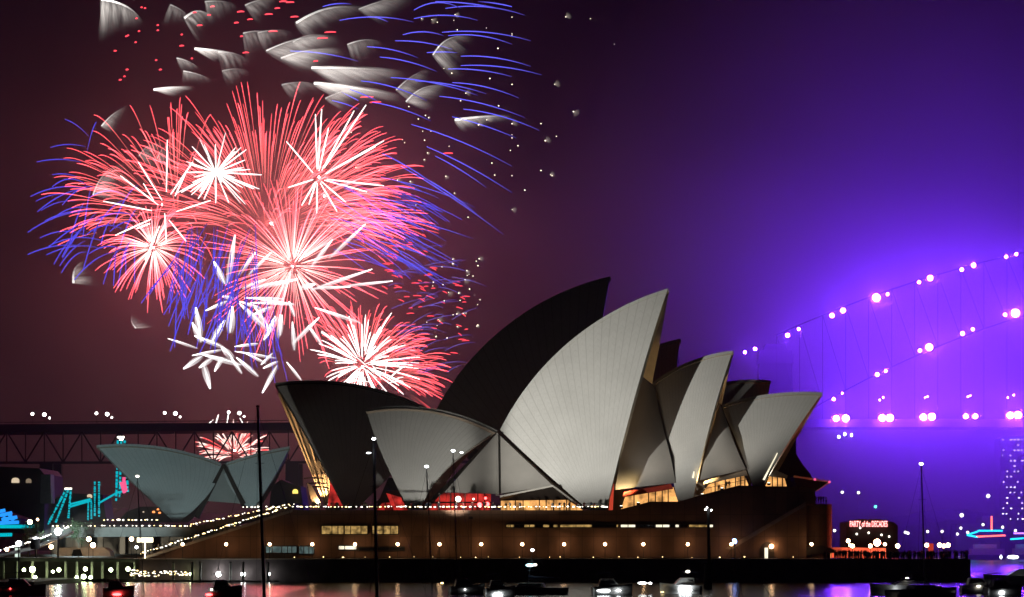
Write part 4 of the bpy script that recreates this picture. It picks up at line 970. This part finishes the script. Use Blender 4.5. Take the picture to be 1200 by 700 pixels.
for a, b, m in (((-4, 600), (6, 598), CYANB), ((0, 604), (14, 601), CYANB), ((2, 609), (20, 606), CYANB), ((-4, 613), (22, 612), CYANB), ((-5, 617), (40, 617), TEAL), ((-5, 627), (14, 626.5), TEAL), ((4, 606), (9, 611), CYANB), ((11, 603), (16, 610), CYANB)): strip(o, a, b, 755, m, .5)
def lattice(label, legs, Y, m, r=.7, rungs=9, top=None, dark=STEEL):
    b = U(legs[0][0][0], legs[0][0][1], Y); o = thing('lit_lattice_tower', label, 'tower', b)
    mb = MB()
    for (a, t) in legs: mb.tube([U(*a, Y), U(*t, Y)], r*.75, 4)
    (a0, t0), (a1, t1) = legs[0], legs[-1]
    for i in range(rungs+1):
        f = i/rungs; p = (a0[0]+(t0[0]-a0[0])*f, a0[1]+(t0[1]-a0[1])*f); g2 = (i+1 if i % 2 == 0 else i)/rungs; g2 = min(1, g2)
        q_ = (a1[0]+(t1[0]-a1[0])*g2, a1[1]+(t1[1]-a1[1])*g2); mb.tube([U(*p, Y), U(*q_, Y)], r*.35, 4)
    mb.build('lattice', dark, o)
    for k_, (a, t) in enumerate(legs):
        n_ = 16
        for i in range(n_):
            f = (i+rnd.uniform(.1, .6))/n_; p = (a[0]+(t[0]-a[0])*f, a[1]+(t[1]-a[1])*f); L2 = .75/n_
            strip(o, p, (p[0]+(t[0]-a[0])*L2, p[1]+(t[1]-a[1])*L2), Y-.6, m, r*rnd.uniform(.5, 1.0))
    if top: mb = MB(); mb.box(U(*top, Y), (2.2, 1.5, .6)); mb.build('top_lamp', LAMP_D, o)
    return o
lattice('tallest teal lit lattice tower rising behind the small left shell', [((136, 588), (138, 516)), ((140, 584), (142, 517)), ((150, 578), (146, 517))], 980, TEAL, .45, 11, (141.5, 512.5))
lattice('middle upright teal lit lattice tower', [((111, 606), (111, 565)), ((116, 606), (116, 565))], 980, TEAL, .42, 7)
lattice('short teal lit lattice tower left of the middle one', [((103, 610), (103.5, 586)), ((107, 609), (107, 586))], 980, TEAL, .38, 5)
lattice('leaning teal lit lattice tower like a slanted crane leg', [((56, 615), (77, 574)), ((65, 613), (80, 574)), ((80, 608), (83, 574))], 980, TEAL, .45, 8, (80, 573))
o = thing('light_truss', 'teal lit horizontal truss linking the lattice towers', 'lights', U(95, 612, 978))
for a, b in (((82, 594), (106, 587)), ((117, 589), (138, 577)), ((82, 591), (106, 585)), ((138, 577), (150, 575))): strip(o, a, b, 978, TEAL, .36)
for a, b in (((142, 565), (146, 578)), ((145, 562), (148, 576)), ((143.5, 561), (147, 561))): strip(o, a, b, 976, PINK, .6)
# small tree on the quay
def tree(u, v, Y, h_, r, label, seed):
    b = U(u, v, Y); o = thing('tree', label, 'tree', b); q = random.Random(seed)
    mb = MB(); mb.tube([b, b+np.array([.1, 0, h_*.4]), b+np.array([0, .1, h_*.7])], [.22, .15, .07], 6)
    for i in range(6):
        a = q.uniform(0, 6.28); mb.tube([b+np.array([0, 0, h_*.4]), b+np.array([math.cos(a)*r*.6, math.sin(a)*r*.6, h_*q.uniform(.6, .9)])], [.09, .03], 4)
    mb.build('trunk', BARK, o)
    mb = MB(); cl = [(q.gauss(0, r*.45), q.gauss(0, r*.45), h_*q.uniform(.5, 1.0)) for _ in range(16)]
    for i in range(900):
        c = cl[q.randrange(16)]; p = b+np.array([c[0]+q.gauss(0, r*.2), c[1]+q.gauss(0, r*.2), c[2]+q.gauss(0, r*.18)])
        d1 = np.array([q.gauss(0, 1) for _ in range(3)]); d1 *= .16/np.linalg.norm(d1); d2 = np.cross(d1, np.array([q.gauss(0, 1) for _ in range(3)])); d2 *= .10/(np.linalg.norm(d2)+1e-6)
        mb.add([p-d1, p+d2, p+d1, p-d2], [(0, 1, 2, 3)])
    mb.build('crown', LEAF, o)
tree(33, 655, 616, 8.2, 2.2, 'small tree with lamplit leaves on the left quay', 5)
tree(92, 655, 640, 8.0, 2.6, 'dark small tree behind the pale quay shelter', 6)

# ------------------------------------------------------------------ fireworks
YF = 1275.0
PX = YF/F
GAIN = 2.0
def burst_thing(label, u, v): return thing('firework_burst', label, 'firework', U(u, v, YF))
def add_trails(o, trails, name='trail', m=FIRE):
    for pts, rad, cols in trails[:100]:
        mb = MB(); mb.tube(pts, rad, 4, [(*[x*GAIN for x in c], 1) for c in cols]); mb.build(name, m, o, color=True)
    if len(trails) > 100:
        mb = MB()
        for pts, rad, cols in trails[100:]: mb.tube(pts, rad, 4, [(*[x*GAIN for x in c], 1) for c in cols])
        tag(mb.build(name, m, o, color=True), kind='stuff')
def lerp3(c0, c1, t): return tuple(a+(b-a)*t for a, b in zip(c0, c1))
def radial(c, n, Rpx, seed, colf, wpx=.9, g=.25, s0=.12, jitter=.25, keep=None, k=9, curl=2.0, dirf=None, ylim=.8):
    q = random.Random(seed); C0 = U(*c, YF); R0 = Rpx*PX; out = []
    while len(out) < n:
        d = np.array([q.gauss(0, 1), q.gauss(0, 1)*ylim, q.gauss(0, 1)]); d /= np.linalg.norm(d)
        if dirf and not dirf(d, q): continue
        r = R0*q.uniform(1-jitter, 1.0); a0 = s0*q.uniform(.6, 1.6); a1 = q.uniform(.86, 1.0); pts = []; cols = []; rad = []; br = q.uniform(.6, 1.15); q0 = d[0]
        for i in range(k):
            s = a0+(a1-a0)*i/(k-1)
            f = (1-math.exp(-curl*s))/(1-math.exp(-curl))
            pts.append(C0+d*r*f+np.array([.10*g*R0*s**4*(1+3*q0), 0, -g*R0*(s*s*.9+.32*s**5)])); fl = br*q.uniform(.75, 1.2); cols.append(tuple(x*fl for x in colf(i/(k-1), q)))
            rad.append(wpx*PX*(.45+.55*min(1, (i/(k-1))*1.6))*.5*(1 if i < k-1 else .5))
        out.append((pts, rad, cols))
    return out
def core(o, u, v, r, col, power):
    mb = MB(); mb.ball(U(u, v, YF), r, 8, 5); mb.build('core', emit('burst_core', col, power, True), o, smooth=True)
RED = lambda t, q: lerp3((.24, .06, .05), (.88, .075, .095), min(1, t*1.25))
REDW = lambda t, q: lerp3((.95, .52, .46), (.80, .085, .11), min(1, t*2.2))
WHT = lambda t, q: (1.25, 1.2, 1.12)
WHTF = lambda t, q: lerp3((1.6, 1.5, 1.4), (1.1, .98, .95), t)
BLU = lambda t, q: lerp3((.045, .03, .22), (.055, .05, .56), min(1, t*1.4))
def strokes(L, seed=0, k=7, sag=0.0, depth=25):
    q = random.Random(seed); out = []
    for (a, b, w, c, sg) in L:
        A = U(*a, YF); Bp = U(*b, YF); dy = q.uniform(-depth, depth); A = A*(1+dy/YF)-np.array([0, 0, H*dy/YF]); Bp = Bp*(1+dy/YF)-np.array([0, 0, H*dy/YF])
        pts = []; rad = []; cols = []
        for i in range(k):
            t = i/(k-1); pts.append(A+(Bp-A)*t+np.array([0, 0, sg*PX*4*t*(1-t)])); rad.append(w*PX*.5*(.25+.75*math.sin(math.pi*(.12+.76*t))**.8)); cols.append(c(t, q))
        out.append((pts, rad, cols))
    return out
# 1 the large red chrysanthemum in the middle and its left twin
up = lambda d, q: d[2] > -.25
o = burst_thing('largest red firework of long arching trails in the middle of the sky', 322, 240)
add_trails(o, radial((312, 272), 270, 202, 1, RED, 1.05, .07, .25, .34, None, 11, 1.3, lambda d, q: d[2] > .05), 'trail', PLUME); core(o, 318, 262, 0.28, (1, .16, .15), 26404)
o = burst_thing('red firework fanning right with long flat trails', 400, 235)
add_trails(o, radial((345, 252), 160, 176, 2, RED, 1.05, .10, .35, .35, None, 11, 1.3, lambda d, q: d[0] > .25 and d[2] > -.22), 'trail', PLUME); core(o, 380, 230, 0.23, (1, .16, .15), 15842)
o = burst_thing('red firework with drooping trails at the far left of the display', 185, 235)
add_trails(o, radial((208, 262), 120, 178, 3, RED, 1.2, .10, .30, .4, None, 11, 1.5, lambda d, q: d[0] < .2 and d[2] > -.05), 'trail', PLUME); core(o, 190, 240, 0.23, (1, .16, .15), 15842)
o = burst_thing('compact red palm firework with a white heart at the left', 180, 290)
add_trails(o, radial((180, 290), 120, 70, 4, REDW, 1.25, .16, .08, .35, None, 9, 1.2), 'trail', PLUME); core(o, 180, 290, 0.32, (1, .16, .15), 10561)
o = burst_thing('round red firework low in the middle above the dark shells', 343, 312)
add_trails(o, radial((343, 312), 190, 122, 5, REDW, 1.05, .06, .10, .4, None, 9, 1.0), 'trail', PLUME); core(o, 343, 312, 0.28, (1, .16, .15), 15842)
# white stars
o = burst_thing('bright white star burst with straight rays at the upper left', 253, 202)
add_trails(o, radial((253, 202), 46, 55, 6, WHTF, 2.0, .0, .05, .35, None, 5, .3)); core(o, 253, 202, 0.51, (1, .16, .15), 5280)
o = burst_thing('white star burst of few long rays at the upper right of the red', 375, 208)
cx, cv = 372, 209; ends = [(429, 123), (450, 165), (408, 143), (377, 128), (369.6, 134), (335.7, 166), (450, 218), (430, 225), (405, 237), (395, 248), (371, 250), (353.5, 241), (337.5, 220), (440, 172), (415, 130), (385, 150), (362, 240)]
add_trails(o, strokes([((cx+(x-cx)*.14, cv+(y-cv)*.14), (x, y), 2.3, WHT, 0) for x, y in ends], 1, 6)); core(o, 374, 208, 0.28, (1, .16, .15), 7041)
o = burst_thing('loose white rays around the red palm at the left', 190, 240)
add_trails(o, strokes([((185, 240), (141, 206), 2.2, WHT, 0), ((190, 235), (162, 190), 2.0, WHT, 0), ((195, 225), (196, 164), 1.8, WHT, 0), ((178, 247), (121, 236), 2.0, WHT, 0), ((207, 248), (247, 235), 2.0, WHT, 0), ((205, 230), (218, 202), 2.4, WHT, 0), ((177, 257), (135, 276), 2.2, WHT, 0), ((187, 265), (170, 305), 2.4, WHT, 0), ((198, 258), (219, 284), 2.2, WHT, 0), ((200, 228), (226, 190), 2.2, WHT, 0), ((176, 262), (160, 268), 2.6, WHT, 0), ((193, 250), (195, 285), 2.0, WHT, 0), ((180, 235), (168, 215), 1.8, WHT, 0)], 2, 6))
# blue willows
o = burst_thing('blue willow firework drooping at the left edge of the display', 150, 270)
q = random.Random(21); L = []
for i in range(36):
    t = q.random(); a = (q.uniform(95, 165), q.uniform(215, 300)); ang = R_(175+95*t+q.uniform(-6, 6)); l_ = q.uniform(35, 75)
    b = (a[0]+math.cos(ang)*l_, a[1]-math.sin(ang)*l_*.9); L.append((a, b, 1.7, BLU, q.uniform(4, 9)))
L += [((104, 160), (76, 140), 1.4, BLU, 3), ((100, 172), (59, 173), 1.3, BLU, 3), ((95, 190), (43, 190), 1.4, BLU, 3), ((90, 207), (61, 205), 1.3, BLU, 2), ((86, 228), (42, 236), 1.4, BLU, 4), ((88, 236), (48, 247), 1.3, BLU, 4), ((102, 178), (113, 143), 1.4, BLU, 5)]
add_trails(o, strokes(L, 3, 9))
o = burst_thing('crossing blue trails falling below the red palm firework', 230, 350)
L = []
for i in range(70):
    a = (q.uniform(205, 300), q.uniform(262, 340)); dx = q.gauss(-12, 16); dy = q.uniform(45, 85); L.append((a, (a[0]+dx, min(455, a[1]+dy)), 1.7, BLU, q.uniform(0, 4)))
for i in range(28):
    a = (q.uniform(270, 330), q.uniform(330, 380)); L.append((a, (a[0]+q.gauss(8, 8), min(455, a[1]+q.uniform(40, 75))), 1.1, BLU, 1))
add_trails(o, strokes(L, 4, 7))
o = burst_thing('fan of long blue streaks flying right across the upper sky', 520, 80)
BL2 = lambda t, q: lerp3((.10, .10, .80), (.03, .02, .15), t*t)
L = [((485, 12), (540, 10), 8), ((522, 10), (615, 18), 6), ((485, 22), (560, 24), 5), ((398, 24), (485, 26), 5), ((378, 8), (412, 5), 2), ((430, 20), (455, 26), 2), ((472, 41), (520, 42), 4), ((518, 38), (622, 48), 5), ((525, 42), (600, 52), 5), ((463, 48), (530, 58), 3), ((430, 55), (490, 68), 3), ((500, 62), (536, 62), 1), ((445, 67), (512, 84), 3), ((540, 66), (622, 78), 4), ((540, 77), (635, 88), 4), ((525, 81), (600, 90), 3), ((423, 95), (500, 118), 4), ((458, 91), (560, 112), 4), ((487, 95), (570, 110), 3), ((530, 97), (608, 115), 4), ((515, 113), (615, 138), 4), ((543, 128), (632, 153), 4), ((530, 137), (605, 162), 2), ((436, 120), (505, 142), 3), ((410, 105), (445, 120), 1), ((482, 146), (600, 195), 4), ((500, 172), (600, 226), 3), ((510, 183), (570, 220), 2), ((448, 180), (520, 225), 3), ((500, 210), (560, 252), 2), ((470, 195), (590, 275), 3), ((420, 118), (400, 108), 0), ((600, 8), (560, 2), 1), ((340, 60), (420, 72), 3), ((389, 118), (420, 128), 1), ((510, 2), (600, 14), 3)]
add_trails(o, strokes([(a, b, 1.6, BL2, s) for a, b, s in L], 5, 9))
o = burst_thing('sheaf of blue streaks falling to the lower right of the red bursts', 480, 270)
L = []
for i in range(75):
    a = (q.uniform(385, 470), q.uniform(205, 300)); l_ = q.uniform(40, 95); ang = R_(-28+q.gauss(0, 9)); L.append((a, (a[0]+math.cos(ang)*l_, a[1]-math.sin(ang)*l_), 1.1, BLU if i % 2 else BL2, q.uniform(1, 4)))
add_trails(o, strokes(L, 6, 7))
o = burst_thing('faint violet streaks among the sparks right of the low red firework', 510, 400)
L = []
VB = lambda t, q: lerp3((.12, .09, .45), (.04, .02, .12), t)
for i in range(55):
    a = (q.uniform(455, 530), q.uniform(290, 440)); l_ = q.uniform(15, 45); ang = R_(q.gauss(5, 12)); L.append((a, (a[0]+math.cos(ang)*l_, a[1]-math.sin(ang)*l_), .9, VB, q.uniform(1, 3)))
add_trails(o, strokes(L, 7, 6))
# white feather strokes
S5 = 1/5.387
FE = [(50, 365, 200, 415, 14), (195, 270, 240, 370, 30), (215, 180, 240, 330, 35), (220, 350, 370, 410, 25), (390, 255, 320, 370, 35), (145, 545, 240, 480, 30), (205, 465, 360, 435, 16), (270, 465, 470, 520, 28), (480, 490, 590, 585, 25), (380, 420, 440, 480, 35), (480, 445, 690, 480, 14), (470, 410, 590, 395, 16), (240, 540, 310, 490, 25), (335, 560, 375, 490, 25), (300, 665, 265, 540, 35), (440, 490, 495, 570, 20), (540, 460, 640, 510, 16), (285, 180, 400, 130, 20), (385, 95, 440, 105, 22), (440, 170, 430, 305, 45), (500, 150, 650, 290, 30), (500, 130, 620, 170, 20), (540, 105, 740, 110, 18), (580, 135, 800, 140, 18), (585, 205, 680, 165, 22), (650, 355, 720, 240, 30), (745, 220, 735, 340, 25), (645, 545, 720, 510, 18), (640, 690, 715, 550, 25)]
FEP = [((190+a*S5, 330+b*S5), (190+c*S5, 330+d*S5), w*S5*.92) for a, b, c, d, w in FE]
S28 = 1/2.8
FEP += [((30+a*S28, 230+b*S28), (30+c*S28, 230+d*S28), w*S28*.7) for a, b, c, d, w in [(685, 140, 665, 270, 20), (620, 220, 650, 280, 22), (750, 190, 705, 250, 16), (800, 190, 740, 250, 12), (780, 275, 720, 300, 12)]]
FEP += [((300+a*S28, 230+b*S28), (300+c*S28, 230+d*S28), w*S28*.8) for a, b, c, d, w in [(350, 100, 255, 190, 12), (245, 150, 190, 220, 14), (365, 245, 205, 300, 12), (435, 280, 300, 295, 10), (300, 298, 205, 302, 10), (190, 290, 150, 300, 18), (125, 275, 0, 300, 15), (205, 370, 325, 410, 12), (200, 405, 130, 475, 14), (175, 430, 210, 480, 12), (60, 400, 30, 465, 14), (85, 395, 80, 450, 14), (120, 420, 125, 495, 14), (105, 550, 145, 600, 10), (20, 550, 50, 520, 10), (110, 350, 125, 390, 12), (0, 335, 110, 355, 12), (0, 370, 40, 430, 14)]]
FEA = lambda t, q: lerp3((1.15, 1.12, 1.1), (.42, .38, .40), min(1, t*1.1))
def feathers(o, L, seed):
    q = random.Random(seed); tr = []
    L = [((a[0]+(a[0]-b[0])*.1, a[1]+(a[1]-b[1])*.1), (b[0]+(b[0]-a[0])*.14, b[1]+(b[1]-a[1])*.14), w*.86) for a, b, w in L]
    for a, b, w in L:
        tr += strokes([(a, b, w*.55, lambda t, q: lerp3((1.2, 1.17, 1.12), (.5, .47, .48), t), 1.0)], q.randrange(999), 7, depth=6)
    add_trails(o, tr, 'comet_trail')
    for a, b, w in L:                # soft sparks round each stroke
        mb = MB(); dx, dy = b[0]-a[0], b[1]-a[1]; L_ = math.hypot(dx, dy); nx, ny = -dy/L_, dx/L_
        for j in range(9):
            e = (j-4)/4; e0 = e*w*.10; e1 = e*w*.72
            pts = []; cols = []; rad = []
            for i in range(6):
                t = i/5; off = e0+(e1-e0)*math.sin(math.pi*min(1, t*.85))
                f = .42*(1-t)**.7*(1-abs(e)*.35)*q.uniform(.7, 1.1)
                pts.append(U(a[0]+dx*t*1.05+nx*off, a[1]+dy*t*1.05+ny*off, YF+6*e+q.uniform(-2, 2))); cols.append((f*GAIN, f*.96*GAIN, f*.95*GAIN, 1)); rad.append(w*PX*.11)
            mb.tube(pts, rad, 4, cols, False)
        mb.build('spark_plume', PLUME, o, color=True)
o = burst_thing('silver white feathered fireworks in the lower left of the display', 245, 395); feathers(o, [f for f in FEP if f[0][0] < 285], 1)
o = burst_thing('silver white feathered strokes over the round low red firework', 320, 340); feathers(o, [f for f in FEP if f[0][0] >= 285], 2)
# low red and white burst above the dark shells
o = burst_thing('dense red and white firework just above the left dark shell', 425, 425)
tr = radial((425, 440), 190, 112, 8, RED, 1.15, .12, .3, .3, None, 8, 1.3, lambda d, q: d[2] > -.2 and d[0] > -.6)
tr += radial((425, 428), 95, 76, 9, lambda t, q: (.8, .74, .70), 1.9, .05, .2, .4, None, 6, .5)
add_trails(o, tr, 'trail', PLUME); core(o, 425, 430, 0.42, (1, .16, .15), 12321)
o = burst_thing('red and white burst partly hidden behind the left dark shell', 480, 455)
add_trails(o, radial((462, 452), 90, 72, 10, RED, 1.1, .1, .3, .3, None, 7, 1.0)+radial((450, 450), 16, 50, 11, WHT, 1.7, .05, .2, .4, None, 6, .5))
# dashes and drifting sparks
o = burst_thing('scatter of short red dashes over the upper and right sky', 300, 50)
L = []
for (u, v, l_) in [(160, 22, 1), (166, 9, 1), (170, 10, 1), (148, 43, 1), (159, 50, 1), (185, 30, 1), (185, 36, 1), (163, 37, 1), (135, 60, 2), (150, 42, 1), (149, 82, 2), (141, 94, 2), (146, 90, 1), (183, 71, 1), (188, 82, 2), (213, 54, 4), (213, 41, 1), (225, 69, 1), (228, 15, 3), (249, 8, 4), (234, 30, 5), (282, 14, 7), (277, 27, 4), (293, 23, 5), (315, 17, 8), (325, 10, 5), (320, 37, 9), (345, 20, 8), (340, 3, 8), (288, 62, 6), (387, 38, 12), (378, 45, 11), (430, 114, 14), (440, 120, 12), (370, 72, 4), (525, 180, 10), (332, 2, 8), (245, 18, 3), (283, 43, 2)]:
    L.append(((u-l_/2-.7, v+.3), (u+l_/2+.7, v-.2), 2.2, lambda t, q: (1.1, .07, .10), .5))
for i in range(60):
    u = q.uniform(445, 545); v = 305+(u-445)*.55+q.gauss(0, 25)
    if v > 430: continue
    l_ = q.uniform(4, 10); L.append(((u, v), (u+l_, v+q.uniform(-1, 4)), 1.5, lambda t, q: (1.0, .06, .09), .4))
add_trails(o, strokes(L[:99], 8, 5), 'spark_dash')
o = burst_thing('drifting pale gold glitter specks right of the fireworks', 560, 170)
q = random.Random(77); mbs = []
SP = [(650, 99), (652, 160), (634, 145), (639, 165), (607, 171), (615, 223), (645, 205), (634, 200), (647, 206), (663, 20), (692, 22), (720, 52), (672, 131)]
for i in range(99):
    if i < len(SP): u, v = SP[i]
    else:
        u = min(600, max(345, 540+q.gauss(0, 60))); v = 15+q.random()*255
        if i > 62: u = q.uniform(500, 565); v = q.uniform(300, 400)
    p = (u, v); mb = MB(); Y_ = YF+q.uniform(-30, 30)
    mb.ball(U(u, v, Y_), q.uniform(.14, .30), 6, 4, (1, 1, 1), (1.6*GAIN, 1.4*GAIN, 1.0*GAIN, 1))
    mb.m = 1; ang = q.uniform(-.6, .9); s_ = q.uniform(2.5, 8.5)
    for j in range(7 if i % 3 == 0 else 0):
        a_ = ang+(j-3)*.28; mb.tube([U(u+math.cos(a_)*s_*t, v+math.sin(a_)*s_*t*.9, Y_+.4) for t in (0, .35, .7, 1)], [.12, .30, .42, .3], 4, [(f*GAIN, f*.88*GAIN, f*.72*GAIN, 1) for f in (.035, .028, .014, .0)], False)
    mb.build('glitter_speck', [FIRE, PLUME], o, color=True)
# horsetail comets in the upper sky: bright crest, curtain of fading sparks
FAN = [(118, 0, 48, 40, 1.5, 42), (216, 22, 32, 24, .9, 0), (228, 57, 42, 10, 1.3, 5), (256, 60, 34, 26, .6, 20), (285, 38, 34, 30, .6, 10), (287, 6, 34, 22, .6, 0), (207, 68, 26, 12, .7, 25), (215, 83, 34, 14, .8, 20), (180, 105, 40, 8, 1.2, 5), (119, 148, 36, 16, .8, -25), (108, 228, 46, 34, .7, -40), (162, 182, 30, 26, .5, -35), (184, 186, 22, 24, .5, -30), (347, 28, 78, 26, .9, -6), (312, 60, 74, 30, .8, -12), (329, 68, 64, 22, .8, -8), (365, 79, 96, 20, 1.0, -2), (368, 97, 96, 12, 1.3, 6), (407, 51, 40, 30, .7, -4), (343, 50, 40, 20, .5, 0), (507, 64, 48, 40, .8, -20), (464, 105, 42, 30, .7, -22), (476, 120, 46, 22, .8, -16), (533, 141, 64, 12, 1.1, -4), (381, 115, 42, 18, .6, -8), (420, 10, 60, 22, .5, -8), (302, 38, 40, 26, .5, 5), (260, 84, 30, 20, .5, 15), (240, 2, 36, 26, .6, 20), (86, 332, 26, 24, .9, -65), (160, 385, 14, 20, .8, -80), (200, 5, 30, 22, .5, 35), (330, 100, 44, 18, .5, 10)]
def horsetails(o, L, seed):
    q = random.Random(seed)
    for (x, y, w, h_, br, ang) in L:
        pk = q.uniform(.45, .75); ch_ = q.uniform(.35, .7); ln = q.uniform(.1, .6); h_ *= .74; br *= 1.2; ang = R_(ang+q.uniform(-8, 8)); ca, sa = math.cos(ang), math.sin(ang); mb = MB(); Y_ = YF+q.uniform(-25, 25)
        def P_(a, b, dy=0): return U(x+a*ca-b*sa, y+a*sa+b*ca, Y_+dy)
        crest = lambda t: (w*t, -h_*ch_*math.sin(math.pi*min(1, .12+pk*t))+h_*.2)
        n_ = 52
        for i in range(n_):
            t = (i/(n_-1))**1.25; a, b = crest(t); l_ = h_*(1.35-.9*t)*q.uniform(.3, 1.5); fade = (1-t)**.9*br
            dxl = w*ln*(1-.6*t); z = q.uniform(-6, 6); pts = []; cols = []; rad = []
            for j in range(6):
                s = j/5; f = .040*fade*(1-s)**1.7*(.35+.65*min(1, s*4))*q.uniform(.8, 1.2)
                pts.append(P_(a+dxl*s+.1*w*s*s, b+l_*s*.85, z)); cols.append((f*GAIN, f*.93*GAIN, f*.86*GAIN, 1)); rad.append((w/n_*(1.9+2.4*s))*PX)
            mb.tube(pts, rad, 4, cols, False)
        pts = []; cols = []; rad = []
        for i in range(14):
            t = i/13; a, b = crest(t); f = br*br*.30*(1-t)**1.7*q.uniform(.75, 1.15)
            pts.append(P_(a, b)); cols.append((f*GAIN, f*.97*GAIN, f*.92*GAIN, 1)); rad.append((.95 if br < 1.05 else 1.6)*PX*(1-.5*t)*.9)
        mb.tube(pts, rad, 5, cols, False)
        mb.build('comet_plume', PLUME, o, color=True)
o = burst_thing('silver horsetail comets trailing glitter over the upper left sky', 230, 60); horsetails(o, [f for f in FAN if f[0] < 300], 1)
o = burst_thing('silver horsetail comets trailing glitter over the upper middle sky', 430, 70); horsetails(o, [f for f in FAN if f[0] >= 300], 2)
# burst seen low through the bridge truss
o = burst_thing('low white and red firework seen through the bridge truss', 275, 515)
YF_keep = YF; YF = 1300.0
tr = radial((275, 535), 60, 58, 14, lambda t, q: (1.3, .9, .8) if q.random() < .6 else (1.1, .1, .1), 1.8, .1, .2, .4, None, 6, .6, lambda d, q: d[2] > -.1)
tr += strokes([((252, 500), (256, 486), 2.2, WHT, 0), ((266, 496), (268, 484), 2, WHT, 0), ((243, 498), (250, 492), 1.6, WHT, 0), ((285, 497), (281, 490), 1.8, WHT, 0)], 3, 5)
add_trails(o, tr); core(o, 275, 528, 0.28, (1, .16, .15), 4400)
YF = YF_keep
